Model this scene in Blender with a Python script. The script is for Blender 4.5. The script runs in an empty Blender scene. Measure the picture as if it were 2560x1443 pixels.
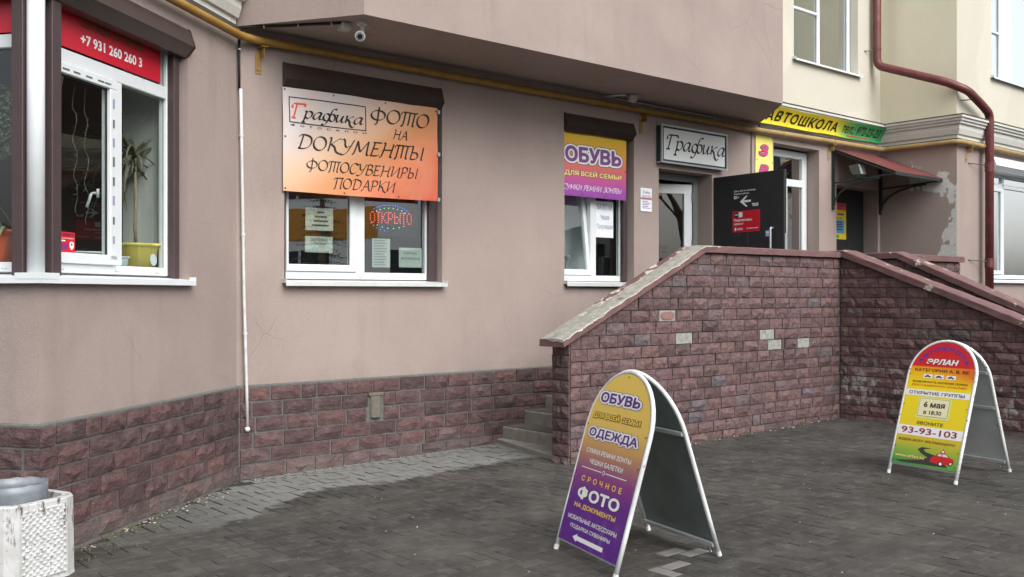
import bpy, bmesh, math, random
from mathutils import Vector, Matrix
from mathutils.noise import noise as pnoise
random.seed(11)
sc = bpy.context.scene
C = sc.collection
R = math.radians

# ------------------------------------------------------------------ camera
cam = bpy.data.cameras.new('camera')
cam_ob = bpy.data.objects.new('camera', cam); C.objects.link(cam_ob)
EYE = 1.6
cam_ob.location = (0, 0, EYE); cam_ob.rotation_euler = (R(90), 0, 0)
cam.sensor_width = 36.0; cam.lens = 36.0 * 2447 / 2560
cam.shift_y = 13.5 / 2560
cam.clip_end = 1000; cam.clip_start = 0.05
sc.camera = cam_ob
# ------------------------------------------------------------------ sky, sun, exposure
SUN_EL, SUN_AZ = 46.0, 144.0          # azimuth clockwise from +Y
world = bpy.data.worlds.new('World'); sc.world = world; world.use_nodes = True
wn = world.node_tree; wn.nodes.clear()
wo = wn.nodes.new('ShaderNodeOutputWorld'); wb = wn.nodes.new('ShaderNodeBackground')
ws = wn.nodes.new('ShaderNodeTexSky'); ws.sky_type = 'NISHITA'; ws.sun_disc = False
ws.sun_elevation = R(SUN_EL); ws.sun_rotation = R(SUN_AZ); ws.air_density = 1.0; ws.dust_density = 4.0; ws.ozone_density = 1.0
wh = wn.nodes.new('ShaderNodeHueSaturation'); wh.inputs['Saturation'].default_value = 0.28
wn.links.new(ws.outputs['Color'], wh.inputs['Color']); wn.links.new(wh.outputs['Color'], wb.inputs['Color'])
wb.inputs['Strength'].default_value = 0.15
wn.links.new(wb.outputs[0], wo.inputs['Surface'])
sl = bpy.data.lights.new('sun', 'SUN'); sl.energy = 1.2; sl.angle = R(55); sl.color = (1.0, 0.985, 0.96)
so = bpy.data.objects.new('sun', sl); C.objects.link(so)
sd = Vector((math.sin(R(SUN_AZ)) * math.cos(R(SUN_EL)), math.cos(R(SUN_AZ)) * math.cos(R(SUN_EL)), math.sin(R(SUN_EL))))
so.rotation_euler = sd.to_track_quat('Z', 'Y').to_euler(); so.location = (12, -12, 20)
sc.view_settings.view_transform = 'Standard'; sc.view_settings.look = 'None'
sc.view_settings.exposure = 0.78; sc.view_settings.gamma = 1.0
try: sc.view_settings.use_curve_mapping = False
except Exception: pass
sc.cycles.max_bounces = 8; sc.cycles.transparent_max_bounces = 16
sc.cycles.use_denoising = True

# ------------------------------------------------------------------ frames (metres)
class Frame:
    """a vertical plane: s runs along it, d points out of it"""
    def __init__(s, o, e1, e2):
        s.o = Vector((o[0], o[1], 0)); s.e1 = Vector((e1[0], e1[1], 0)); s.e2 = Vector((e2[0], e2[1], 0))
        s.right = s.e1.cross(s.e2).z > 0
    def p(s, a, d, z): return s.o + s.e1 * a + s.e2 * d + Vector((0, 0, z))
TH = R(49.6)
U = (math.sin(TH), math.cos(TH)); N = (math.cos(TH), -math.sin(TH))
O = (-2.37, 8.42)
FM = Frame(O, U, N)                                     # main shop front
TA = R(11.5)
AD = (-math.sin(TA), -math.cos(TA)); NA = (math.cos(TA), -math.sin(TA))
FA = Frame(O, AD, NA)                                   # bay side wall
LA = 2.53
FB = Frame((O[0] + AD[0] * LA, O[1] + AD[1] * LA), (-NA[0], -NA[1]), AD)   # bay front wall
def FN(u): return Frame((O[0] + U[0] * u, O[1] + U[1] * u), N, (-U[0], -U[1]))  # planes square to the front
UR = 10.69; VR = 1.212                                  # projecting bay on the right
FR1 = FN(UR)
FR2 = Frame((O[0] + N[0] * VR, O[1] + N[1] * VR), U, N)
GS = 0.0135
def gz(x, y): return GS * ((x - O[0]) * U[0] + (y - O[1]) * U[1])
def uvw(u, v, z=0): return FM.p(u, v, z)

# ------------------------------------------------------------------ object helpers
def lin(h):
    if isinstance(h, str):
        h = h.lstrip('#'); c = [int(h[i:i + 2], 16) / 255 for i in (0, 2, 4)]
        return tuple(x / 12.92 if x <= .04045 else ((x + .055) / 1.055) ** 2.4 for x in c)
    return tuple(h)
def thing(name, label, cat, loc=(0, 0, 0), group=None):
    o = bpy.data.objects.new(name, None); C.objects.link(o); o.location = loc; o.empty_display_size = .1
    o['label'] = label; o['category'] = cat
    if group: o['group'] = group
    return o
def adopt(o, parent):
    o.parent = parent
    if parent.type == 'EMPTY': o.matrix_parent_inverse = Matrix.Translation(-parent.location)
def obj(name, bm, m, parent=None, smooth=False, recalc=True, kind=None):
    if isinstance(bm, bmesh.types.BMesh):
        if recalc: bmesh.ops.recalc_face_normals(bm, faces=bm.faces)
        me = bpy.data.meshes.new(name); bm.to_mesh(me); bm.free()
    else: me = bm
    if m is not None and not me.materials: me.materials.append(m)
    if smooth:
        for p in me.polygons: p.use_smooth = True
    o = bpy.data.objects.new(name, me); C.objects.link(o)
    if parent is not None: adopt(o, parent)
    if kind: o['kind'] = kind
    return o
def tag(o, label, cat, group=None):
    o['label'] = label; o['category'] = cat
    if group: o['group'] = group
    return o
def B(): return bmesh.new()
def hexa(bm, P):
    v = [bm.verts.new(p) for p in P]
    for f in ((0, 1, 2, 3), (7, 6, 5, 4), (0, 4, 5, 1), (1, 5, 6, 2), (2, 6, 7, 3), (3, 7, 4, 0)):
        bm.faces.new([v[i] for i in f])
    return v
def box(bm, F, s0, s1, d0, d1, z0, z1):
    return hexa(bm, [F.p(s0, d0, z0), F.p(s1, d0, z0), F.p(s1, d1, z0), F.p(s0, d1, z0),
                     F.p(s0, d0, z1), F.p(s1, d0, z1), F.p(s1, d1, z1), F.p(s0, d1, z1)])
def bevel(bm, w, seg=1):
    bmesh.ops.bevel(bm, geom=list(bm.edges), offset=w, segments=seg, affect='EDGES', profile=.5, clamp_overlap=True)
def loft(bm, A, Bq, caps=True):
    a = [bm.verts.new(p) for p in A]; b = [bm.verts.new(p) for p in Bq]; n = len(a)
    for i in range(n): bm.faces.new((a[i], a[(i + 1) % n], b[(i + 1) % n], b[i]))
    if caps: bm.faces.new(a); bm.faces.new(b[::-1])
def sweep(bm, rings, closed=True, caps=True):
    vr = [[bm.verts.new(p) for p in r] for r in rings]; n = len(vr[0])
    for a, b in zip(vr, vr[1:]):
        for i in range(n if closed else n - 1):
            bm.faces.new((a[i], a[(i + 1) % n], b[(i + 1) % n], b[i]))
    if caps and closed: bm.faces.new(vr[0]); bm.faces.new(vr[-1][::-1])
def tube(bm, path, r, seg=10, caps=True):
    path = [Vector(p) for p in path]; rings = []; n = len(path)
    rr = r if isinstance(r, (list, tuple)) else [r] * n
    t0 = (path[1] - path[0]).normalized()
    up = Vector((0, 0, 1)) if abs(t0.z) < .9 else Vector((1, 0, 0))
    nx = t0.cross(up).normalized()
    for i, p in enumerate(path):
        t = ((path[min(i + 1, n - 1)] - path[i]).normalized() + (path[i] - path[max(i - 1, 0)]).normalized()).normalized() if 0 < i < n - 1 else (path[1] - path[0] if i == 0 else path[-1] - path[-2]).normalized()
        nx = (nx - t * nx.dot(t)).normalized(); ny = t.cross(nx)
        rings.append([p + (nx * math.cos(2 * math.pi * k / seg) + ny * math.sin(2 * math.pi * k / seg)) * rr[i] for k in range(seg)])
    sweep(bm, rings, True, caps)
def fillet(pts, r, n=5):
    pts = [Vector(p) for p in pts]; out = [pts[0]]
    for a, b, c in zip(pts, pts[1:], pts[2:]):
        d1 = (a - b); d2 = (c - b); k = min(r, d1.length * .45, d2.length * .45)
        p0 = b + d1.normalized() * k; p1 = b + d2.normalized() * k
        for i in range(n + 1):
            t = i / n; out.append(p0.lerp(b, t).lerp(b.lerp(p1, t), t))
    out.append(pts[-1]); return out
def disc(bm, c, ax, r, h, seg=12, r2=None):
    ax = Vector(ax).normalized(); x = ax.orthogonal().normalized(); y = ax.cross(x); r2 = r if r2 is None else r2
    c = Vector(c)
    loft(bm, [c + (x * math.cos(2 * math.pi * k / seg) + y * math.sin(2 * math.pi * k / seg)) * r for k in range(seg)],
         [c + ax * h + (x * math.cos(2 * math.pi * k / seg) + y * math.sin(2 * math.pi * k / seg)) * r2 for k in range(seg)])

# ------------------------------------------------------------------ materials
class NT:
    def __init__(s, name):
        s.m = bpy.data.materials.new(name); s.m.use_nodes = True; s.t = s.m.node_tree
        s.b = s.t.nodes['Principled BSDF']; s.out = s.t.nodes['Material Output']; s._pos = None
    def n(s, t, **kw):
        nd = s.t.nodes.new('ShaderNode' + t)
        for k, v in kw.items():
            if k in nd.inputs: nd.inputs[k].default_value = v
            else: setattr(nd, k, v)
        return nd
    def l(s, a, b): s.t.links.new(a, b)
    @property
    def pos(s):
        if s._pos is None: s._pos = s.n('NewGeometry').outputs['Position']
        return s._pos
    def noise(s, scale, detail=3, rough=.55, vec=None, stretch=None, dist=0):
        nd = s.n('TexNoise'); nd.inputs['Scale'].default_value = scale; nd.inputs['Detail'].default_value = detail
        nd.inputs['Roughness'].default_value = rough; nd.inputs['Distortion'].default_value = dist
        v = vec or s.pos
        if stretch:
            mp = s.n('Mapping'); mp.inputs['Scale'].default_value = stretch; s.l(v, mp.inputs['Vector']); v = mp.outputs['Vector']
        s.l(v, nd.inputs['Vector']); return nd.outputs['Fac']
    def ramp(s, fac, stops, interp='LINEAR'):
        r = s.n('ValToRGB'); r.color_ramp.interpolation = interp; e = r.color_ramp.elements
        while len(e) < len(stops): e.new(.5)
        for i, (p, c) in enumerate(stops):
            e[i].position = p; e[i].color = (*lin(c), 1) if not isinstance(c, (int, float)) else (c, c, c, 1)
        s.l(fac, r.inputs['Fac']); return r.outputs['Color']
    def mix(s, fac, a, b, mode='MIX'):
        m = s.n('Mix', data_type='RGBA', blend_type=mode)
        for sock, v in ((0, fac), (6, a), (7, b)):
            if hasattr(v, 'is_output'): s.l(v, m.inputs[sock])
            elif isinstance(v, (int, float)): m.inputs[sock].default_value = v
            else: m.inputs[sock].default_value = (*lin(v), 1)
        return m.outputs[2]
    def math(s, op, a, b=0, c=0, clamp=False):
        m = s.n('Math', operation=op, use_clamp=clamp)
        for i, v in enumerate((a, b, c)):
            if hasattr(v, 'is_output'): s.l(v, m.inputs[i])
            else: m.inputs[i].default_value = v
        return m.outputs[0]
    def bump(s, h, strength=.3, dist=.01):
        b = s.n('Bump'); b.inputs['Strength'].default_value = strength; b.inputs['Distance'].default_value = dist
        s.l(h, b.inputs['Height']); s.l(b.outputs[0], s.b.inputs['Normal'])
    def sep(s, v=None):
        x = s.n('SeparateXYZ'); s.l(v or s.pos, x.inputs[0]); return x.outputs
    def col(s, c):
        if hasattr(c, 'is_output'): s.l(c, s.b.inputs['Base Color'])
        else: s.b.inputs['Base Color'].default_value = (*lin(c), 1)
    def rough(s, r):
        if hasattr(r, 'is_output'): s.l(r, s.b.inputs['Roughness'])
        else: s.b.inputs['Roughness'].default_value = r
def simple(name, c, rough=.55, metal=0, var=.0, vs=8, bump=0, bs=80, spec=.4):
    t = NT(name); t.rough(rough); t.b.inputs['Metallic'].default_value = metal; t.b.inputs['Specular IOR Level'].default_value = spec
    c = lin(c)
    if var:
        f = t.noise(vs, 4); t.col(t.ramp(f, [(.25, tuple(x * (1 - var) for x in c)), (.75, tuple(min(1, x * (1 + var)) for x in c))]))
    else: t.col(c)
    if bump: t.bump(t.noise(bs, 3), bump, .004)
    return t.m
def plaster(name, c, var=.09, stain=.35, stainc='#6f5e55', bump=.35, dirty=False):
    t = NT(name); c = lin(c); t.rough(.88); t.b.inputs['Specular IOR Level'].default_value = .2
    a = t.ramp(t.noise(.9, 5, .6), [(.3, tuple(x * (1 - var) for x in c)), (.7, tuple(x * (1 + var) for x in c))])
    st = t.ramp(t.noise(1.5, 6, .65, stretch=(1.6, 1.6, .28)), [(.55, 0.0), (.8, stain)])
    a = t.mix(st, a, stainc)
    sp = t.ramp(t.noise(42, 2, .5), [(.70, 0.0), (.78, .35)])
    a = t.mix(sp, a, tuple(x * .6 for x in c))
    # repainted patches of a slightly different batch of paint
    a = t.mix(t.ramp(t.noise(.55, 1), [(.53, 0.0), (.56, .13)]), a, tuple(min(1, x * 1.5) for x in c))
    # roughcast grain
    g = t.noise(210, 2, .7); a = t.mix(t.ramp(g, [(.30, .34), (.5, 0.0)]), a, tuple(x * .45 for x in c)); a = t.mix(t.ramp(g, [(.5, 0.0), (.72, .30)]), a, tuple(min(1, x * 1.7) for x in c))
    # rain runs and splash dirt
    run = t.ramp(t.noise(5, 5, .65, stretch=(1, 1, .07)), [(.58, 0.0), (.75, stain * .7)]); a = t.mix(run, a, stainc)
    if dirty:
        z = t.sep()[2]
        low = t.ramp(t.math('ADD', t.math('SUBTRACT', 1.0, z), t.math('MULTIPLY', t.math('SUBTRACT', t.noise(3, 6, .65), .5), .9)), [(.08, 0.0), (.5, .5)]); a = t.mix(low, a, '#7a736c')
        vor = t.n('TexVoronoi', feature='DISTANCE_TO_EDGE'); vor.inputs['Scale'].default_value = .9; dv = t.n('Mapping'); t.l(t.pos, dv.inputs['Vector'])
        wn_ = t.n('TexNoise'); wn_.inputs['Scale'].default_value = 3; wn_.inputs['Detail'].default_value = 6; t.l(t.pos, wn_.inputs['Vector'])
        t.l(t.mix(.16, t.pos, wn_.outputs['Color'], 'ADD'), vor.inputs['Vector'])
        cr = t.math('MULTIPLY', t.ramp(vor.outputs['Distance'], [(.0, .5), (.0035, 0.0)]), t.ramp(t.noise(.8, 2), [(.52, 0.0), (.6, 1.0)])); a = t.mix(cr, a, tuple(x * .4 for x in c))
    t.col(a)
    h = t.math('ADD', t.noise(150, 3, .6), t.math('MULTIPLY', t.noise(14, 3), .6)); t.bump(h, bump, .004)
    return t.m
MT = {}
MT['plaster'] = plaster('beige_plaster', '#998b85', stainc='#746a63', bump=.55, dirty=True)
def peeling():
    t = NT('peeling_plaster'); t.rough(.88)
    c = lin('#998b84')
    a = t.ramp(t.noise(.9, 5), [(.3, tuple(x * .9 for x in c)), (.7, tuple(x * 1.08 for x in c))])
    at = t.n('Attribute', attribute_name='peel'); w = t.noise(9, 8, .62)
    m = t.ramp(t.math('ADD', at.outputs['Fac'], t.math('MULTIPLY', t.math('SUBTRACT', w, .5), 1.1)), [(.49, 0.0), (.52, 1.0)])
    t.col(t.mix(m, a, t.ramp(t.noise(30, 3), [(.3, '#bdbdb8'), (.7, '#cfcfcc')])))
    t.bump(t.math('SUBTRACT', t.noise(120, 3), t.math('MULTIPLY', m, 1.4)), .45, .005); return t.m
MT['peel'] = peeling()
MT['yellow'] = plaster('cream_yellow_plaster', '#dfdac0', .04, .25, '#d6d3c6', .25)
MT['pale'] = plaster('pale_cream_plaster', '#c1beb0', .04, .25, '#c4b796', .25)
MT['cornice'] = plaster('white_cornice_paint', '#c6c7c2', .04, .4, '#9b9a92', .12)
MT['ledge'] = simple('dark_metal_ledge', '#55524c', .5, .3, .2, 12)
MT['mortar'] = simple('grey_mortar', '#5f615e', .95, 0, .25, 25, .6, 160)
MT['mortar_dark'] = simple('dark_grey_mortar', '#4d4b49', .95, 0, .3, 20, .6, 160)
MT['mortar_light'] = simple('pale_bare_mortar', '#8d8f89', .95, 0, .28, 22, .9, 70)
def brickmat(name, stops, dust, salt=False):
    t = NT(name); oi = t.n('ObjectInfo').outputs['Random']; t.rough(.85); t.b.inputs['Specular IOR Level'].default_value = .25
    base = t.ramp(oi, stops)
    f = t.noise(16, 5, .65)
    a = t.mix(t.ramp(f, [(.38, 0.0), (.7, .7)]), base, '#403435')
    a = t.mix(t.ramp(t.noise(7, 4, .6), [(.5, 0.0), (.75, .55)]), a, '#796664')
    a = t.mix(t.ramp(t.noise(34, 4, .7), [(.62, 0.0), (.74, .5)]), a, '#8f8885')
    # splashed dust from the ground
    z = t.sep()[2]
    d = t.ramp(t.math('ADD', t.math('SUBTRACT', dust, z), t.math('MULTIPLY', t.math('SUBTRACT', t.noise(4, 4), .5), .45)), [(.0, 0.0), (.42, .8)])
    a = t.mix(d, a, '#75726d')
    if salt:      # white salt bloom low on the wall
        band = t.ramp(z, [(.18, 0.0), (.35, 1.0), (.62, 1.0), (.85, 0.0)])
        e = t.ramp(t.math('ADD', t.noise(9, 6, .7), t.math('MULTIPLY', t.noise(1.3, 2), .5)), [(.80, 0.0), (.92, .65)])
        a = t.mix(t.math('MULTIPLY', band, e), a, '#a9a6a2')
        run = t.ramp(t.noise(8, 4, .6, stretch=(1, 1, .12)), [(.66, 0.0), (.72, .4)]); a = t.mix(run, a, '#948c8a')
    t.col(a)
    h = t.math('ADD', t.math('MULTIPLY', t.noise(55, 5, .65), 1.0), t.math('MULTIPLY', t.noise(18, 4, .6, stretch=(1, 1, 1.8)), 1.6))
    t.bump(h, .75, .012); return t.m
BR = [(.0, '#4e3f3f'), (.3, '#5a4545'), (.55, '#674e4c'), (.8, '#594748'), (.93, '#70534e'), (1.0, '#575154')]
MT['brick'] = brickmat('split_face_brick_plinth', BR, .20)
MT['brick_stair'] = brickmat('split_face_brick_stair', [(.0, '#584847'), (.3, '#675352'), (.55, '#755d5b'), (.75, '#695658'), (.9, '#785e5b'), (1.0, '#666167')], .12)
MT['brick_dark'] = brickmat('split_face_brick_street_flight', [(.0, '#604a49'), (.4, '#6d5352'), (.8, '#785e5b'), (.92, '#7a625f'), (1.0, '#5d5856')], .02, True)  # street flight parapets: the bricks' own tones plus salt bloom
def coping():
    t = NT('maroon_coping_paint'); t.rough(.7)
    base = t.ramp(t.noise(6, 4), [(.3, '#604646'), (.7, '#735554')])
    nz = t.sep(t.n('NewGeometry').outputs['Normal'])[2]
    wear = t.math('ADD', t.noise(5, 8, .62), t.math('MULTIPLY', nz, .03))
    m = t.ramp(wear, [(.655, 0.0), (.665, 1.0)])
    w2 = t.ramp(wear, [(.64, 0.0), (.65, 1.0), (.66, 1.0), (.67, 0.0)])
    a = t.mix(m, base, t.ramp(t.noise(20, 4), [(.3, '#7d7b74'), (.7, '#a3a29a')]))
    t.col(t.mix(w2, a, '#c9c6bb')); t.bump(t.math('SUBTRACT', t.noise(60, 4), m), .5, .006); return t.m
MT['coping'] = coping()
def coping_worn():
    t = NT('worn_concrete_coping'); t.rough(.8)
    base = t.ramp(t.noise(6, 4), [(.3, '#604646'), (.7, '#735554')])
    at = t.n('Attribute', attribute_name='wear').outputs['Fac']
    w = t.math('ADD', at, t.math('MULTIPLY', t.math('SUBTRACT', t.noise(7, 8, .65), .5), 1.15))
    m = t.ramp(w, [(.5, 0.0), (.52, 1.0)])
    edge = t.ramp(w, [(.45, 0.0), (.47, 1.0), (.52, 1.0), (.54, 0.0)])
    a = t.mix(m, base, t.ramp(t.noise(16, 5, .65), [(.3, '#77756d'), (.7, '#a2a198')]))
    t.col(t.mix(edge, a, '#d2cfc3')); t.bump(t.math('SUBTRACT', t.noise(50, 5), t.math('MULTIPLY', m, .8)), .6, .006); return t.m
MT['coping_worn'] = coping_worn()
MT['concrete'] = simple('stair_concrete', '#86827a', .9, 0, .22, 9, .5, 70)
MT['tread'] = simple('dirty_stair_tread', '#57534c', .9, 0, .25, 11, .5, 70)
MT['pvc'] = simple('white_pvc_frame', '#d3d8da', .35, 0, .04, 9)
MT['film'] = simple('protective_film_marks', '#8d8fb0', .4)
MT['brown'] = simple('brown_metal_shutter', '#3b322f', .3, .0, .12, 6, .06, 40, .5)
MT['brown_rail'] = simple('brown_metal_rail', '#46393a', .45, 0, .1, 10)
MT['sill'] = simple('white_metal_sill', '#c9cccb', .4, .1, .1, 9)
def worn(name, c, dirt, rough=.45, chip='#5c4632', lim=.66):
    t = NT(name); c = lin(c); t.rough(t.ramp(t.noise(6, 3), [(.3, rough), (.7, min(1, rough + .25))]))
    a = t.ramp(t.noise(7, 5, .6), [(.3, tuple(x * .72 for x in c)), (.7, tuple(min(1, x * 1.15) for x in c))])
    a = t.mix(t.ramp(t.noise(3.5, 6, .7), [(.5, 0.0), (.72, .55)]), a, dirt)
    a = t.mix(t.ramp(t.noise(26, 5, .65), [(lim, 0.0), (lim + .03, .85)]), a, chip); t.col(a)
    t.bump(t.noise(40, 4), .2, .004); return t.m
MT['pipe'] = worn('ochre_gas_pipe_paint', '#96722f', '#7d6a45')
MT['pipe_old'] = worn('faded_ochre_paint', '#a08757', '#84785f', .6, '#6a4c33', .63)
MT['white'] = worn('white_plastic', '#cfd1d1', '#a9a8a2', .4, '#6f6c66', .72)
MT['black'] = simple('black_rubber', '#1b1a1a', .6)
MT['galv'] = simple('galvanised_steel', '#7d848a', .55, .35, .25, 14, .15, 30)
MT['drain'] = worn('maroon_downpipe_paint', '#672f2f', '#5a4543', .42, '#8f8a84', .69)
MT['steel'] = simple('bare_steel', '#8d8f90', .35, .9, .1, 20)
MT['dkgreen'] = simple('dark_green_metal', '#2c3836', .45, .2, .15, 12)
MT['roofred'] = simple('dull_red_roof_sheet', '#6c3a3b', .4, 0, .25, 6)
MT['doorblack'] = simple('matt_black_door', '#29292b', .55, 0, .12, 5, .1, 60)
MT['doorgrey'] = simple('grey_door_frame', '#6f7673', .5, 0, .08, 12)
MT['signwhite'] = simple('white_acrylic_face', '#d7dcdb', .3, 0, .02, 6)
MT['signgreen'] = simple('dark_green_sign_border', '#21403c', .4)
MT['alu'] = simple('aluminium_trim', '#b9bdbf', .35, .6, .08, 14)
MT['ink'] = simple('black_print', '#231f20', .5)
MT['ink_soft'] = simple('grey_print', '#5c6260', .6)
MT['inkw'] = simple('white_print', '#e9eaea', .5)
MT['inkred'] = simple('red_print', '#c8252b', .5)
MT['inklogo'] = simple('coral_print', '#d5503c', .55)
MT['purple'] = simple('purple_print', '#5a2a7c', .5)
MT['purple_b'] = simple('mauve_print', '#7d4e8c', .5)
MT['navy'] = simple('dark_outline_print', '#2a3040', .5)
MT['cream_ink'] = simple('pale_yellow_print', '#f0d88a', .5)
MT['yellow_ink'] = simple('yellow_print', '#edc74e', .5)
MT['blue_ink'] = simple('violet_blue_print', '#463a9a', .5)
MT['darkred_ink'] = simple('dark_red_print', '#8e2233', .5)
MT['redpanel'] = simple('red_printed_panel', '#c41f33', .35, 0, .04, 5)
MT['paper'] = simple('pale_paper', '#cfd9d2', .75, 0, .04, 8)
MT['paperw'] = simple('white_paper', '#dfe4e8', .75, 0, .03, 8)
MT['goldtxt'] = simple('dull_gold_print', '#6a4a2c', .5)
MT['yellowpot'] = simple('yellow_plastic_pot', '#d9c766', .45)
MT['orangepot'] = simple('terracotta_pot', '#b0573a', .7, 0, .1, 20)
MT['whitepot'] = simple('white_pot', '#c9d2d3', .45)
MT['leaf'] = simple('dark_leaf', '#5a6b4c', .5, 0, .25, 14)
MT['leafdull'] = simple('dry_leaf', '#6d6a56', .6, 0, .25, 14)
MT['stem'] = simple('woody_stem', '#9a8670', .8, 0, .2, 30)
MT['moss'] = simple('moss_green', '#5c6432', .9, 0, .35, 40)
MT['grit'] = simple('pale_grit', '#a9a59c', .9, 0, .3, 60)
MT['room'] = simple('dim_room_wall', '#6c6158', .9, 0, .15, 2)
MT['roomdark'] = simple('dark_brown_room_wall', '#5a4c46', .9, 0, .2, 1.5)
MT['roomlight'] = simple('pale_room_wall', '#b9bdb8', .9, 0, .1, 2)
MT['blind'] = simple('white_blind', '#d6dcdf', .7, 0, .03, 4)
MT['redleaf'] = simple('red_white_cone', '#c2443a', .5)
def glass(name, refl, tint):
    t = NT(name); t.t.nodes.remove(t.b)
    lw = t.n('LayerWeight', Blend=.5); fr = t.math('MULTIPLY_ADD', t.math('POWER', lw.outputs['Facing'], 5), .955, .045)
    f = t.math('MULTIPLY', t.math('MULTIPLY', fr, refl, 0, True), t.math('SUBTRACT', 1, t.n('NewGeometry').outputs['Backfacing']), 0, True)
    tr = t.n('BsdfTransparent'); tr.inputs['Color'].default_value = (*tint, 1)
    gl = t.n('BsdfGlossy'); gl.inputs['Roughness'].default_value = .0; gl.inputs['Color'].default_value = (.93, .96, .97, 1)
    # slightly wavy panes
    b = t.n('Bump'); b.inputs['Strength'].default_value = .06; b.inputs['Distance'].default_value = .02; t.l(t.noise(1.6, 1), b.inputs['Height']); t.l(b.outputs[0], gl.inputs['Normal'])
    mx = t.n('MixShader'); t.l(f, mx.inputs[0]); t.l(tr.outputs[0], mx.inputs[1]); t.l(gl.outputs[0], mx.inputs[2]); t.l(mx.outputs[0], t.out.inputs['Surface'])
    return t.m
MT['glass'] = glass('window_glass', 8.5, (.92, .95, .94))
MT['glass_clear'] = glass('clear_window_glass', 1.7, (.90, .93, .92))
def emit(name, c, st):
    t = NT(name); t.col(c); t.b.inputs['Emission Color'].default_value = (*lin(c), 1); t.b.inputs['Emission Strength'].default_value = st; return t.m
MT['led_red'] = emit('red_led', '#ff4a3a', 1.5); MT['led_blue'] = emit('blue_led', '#4a6cff', 1.3); MT['led_green'] = emit('green_led', '#8cffa0', 1.0)
def uvgrad(name, stops, axis=1, diag=None, rough=.55, extra=None, bump=0):
    t = NT(name); t.rough(rough); uv = t.n('UVMap'); s = t.sep(uv.outputs[0])
    if diag: f = t.math('ADD', t.math('MULTIPLY', s[0], diag[0]), t.math('MULTIPLY', s[1], diag[1])); f = t.math('ADD', f, diag[2])
    else: f = s[axis]
    c = t.ramp(f, stops)
    if extra: c = extra(t, c, s)
    t.col(c)
    if bump: t.bump(t.noise(12, 3), bump, .01)
    return t.m
def ban1x(t, c, s):
    w = t.ramp(t.noise(2.2, 3, .5, dist=.6), [(.35, 0.0), (.75, .42)]); return t.mix(w, c, '#dcae88')
MT['banner1'] = uvgrad('orange_gradient_banner', [(.0, '#cfcfd6'), (.22, '#d2cbc8'), (.42, '#d6b294'), (.60, '#d48f5c'), (.82, '#cd6a44'), (1, '#c24d38')], diag=(.62, -.52, .47), extra=ban1x)
MT['banner2'] = uvgrad('purple_yellow_banner', [(0, '#86419a'), (.14, '#9c4a9c'), (.30, '#c2568c'), (.5, '#d9755c'), (.7, '#dba23c'), (1, '#e3bf2a')])
MT['board1'] = uvgrad('yellow_purple_board_print', [(0, '#5c2788'), (.28, '#642a86'), (.40, '#86397f'), (.48, '#a06a68'), (.58, '#c79a58'), (.7, '#e0bd5a'), (1, '#e6c356')], rough=.32, extra=lambda t, c, s: t.mix(t.ramp(t.noise(11, 6, .7, stretch=(1, 1, .4)), [(.55, 0.0), (.8, .22)]), c, '#b9b2aa'))
def board2():
    t = NT('driving_school_board_print'); t.rough(.3); s = t.sep(t.n('UVMap').outputs[0]); y = s[1]; x = s[0]
    c = t.ramp(y, [(0, '#4f9a42'), (.12, '#9ab13a'), (.22, '#d3b52c'), (.27, '#e6cd28'), (.6, '#ecd61f'), (.7, '#ecc51f'), (.78, '#ea9a1f'), (.79, '#e88a20'), (.795, '#c9252c'), (1, '#c3202c')])
    hot = t.math('MULTIPLY', t.ramp(x, [(.35, 0.0), (1, .8)]), t.ramp(y, [(.62, 0.0), (.74, 1.0), (.785, 1.0), (.79, 0.0)]))
    c = t.mix(hot, c, '#d1461f')
    gr = t.math('MULTIPLY', t.ramp(x, [(.0, .75), (.7, 0.0)]), t.ramp(y, [(.0, 1.0), (.17, 0.0)]))
    t.col(t.mix(gr, c, '#2f9148')); return t.m
MT['board2'] = board2()
MT['auto_banner'] = uvgrad('yellow_green_banner', [(0, '#e3cf2e'), (.57, '#dccb2c'), (.66, '#86b04a'), (.74, '#3f9656'), (1, '#2f8a52')], axis=0)
MT['zv'] = uvgrad('pale_yellow_strip_banner', [(0, '#b7cf8a'), (.45, '#c6d28c'), (.75, '#d9d27a'), (1, '#d8ce62')])
def postermat():
    t = NT('yellow_poster_print'); t.rough(.5); y = t.sep(t.n('UVMap').outputs[0])[1]
    t.col(t.ramp(y, [(0, '#d8cf3a'), (.05, '#e5cf2e'), (.78, '#e6c42c'), (.80, '#d8642e'), (1, '#b83a4c')])); return t.m
MT['poster'] = postermat()
def rusty():
    t = NT('chipped_white_enamel'); t.rough(.4); n = t.noise(38, 6, .7)
    a = t.mix(t.ramp(n, [(.60, 0.0), (.63, 1.0)]), '#dde0de', t.ramp(t.noise(60, 3), [(.3, '#33241d'), (.7, '#8a5a38')])); t.col(a); return t.m
MT['enamel_rust'] = rusty()
MT['enamel'] = worn('white_enamel_tube', '#d6d9d9', '#b4b3ae', .3, '#4a3c34', .70)
MT['backboard'] = simple('zinc_sheet_back', '#7b8582', .45, .1, .18, 5)
MT['backboard_l'] = simple('pale_zinc_sheet_back', '#c6cccb', .45, .0, .1, 6)
def binmat():
    t = NT('whitewashed_concrete'); t.rough(.85)
    z = t.sep()[2]
    d = t.math('ADD', t.math('MULTIPLY', t.noise(18, 6, .7, stretch=(1.5, 1.5, .35)), 1.0), t.math('MULTIPLY', z, .18))
    a = t.mix(t.ramp(d, [(.60, 0.0), (.70, .9)]), t.ramp(t.noise(8, 4), [(.3, '#a9aaa8'), (.7, '#c3c4c5')]), '#3c362f')
    a = t.mix(t.ramp(t.noise(55, 3), [(.66, 0.0), (.72, .6)]), a, '#57504a')
    t.col(a); t.bump(t.noise(45, 4), .4, .006); return t.m
MT['bin'] = binmat()
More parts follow.
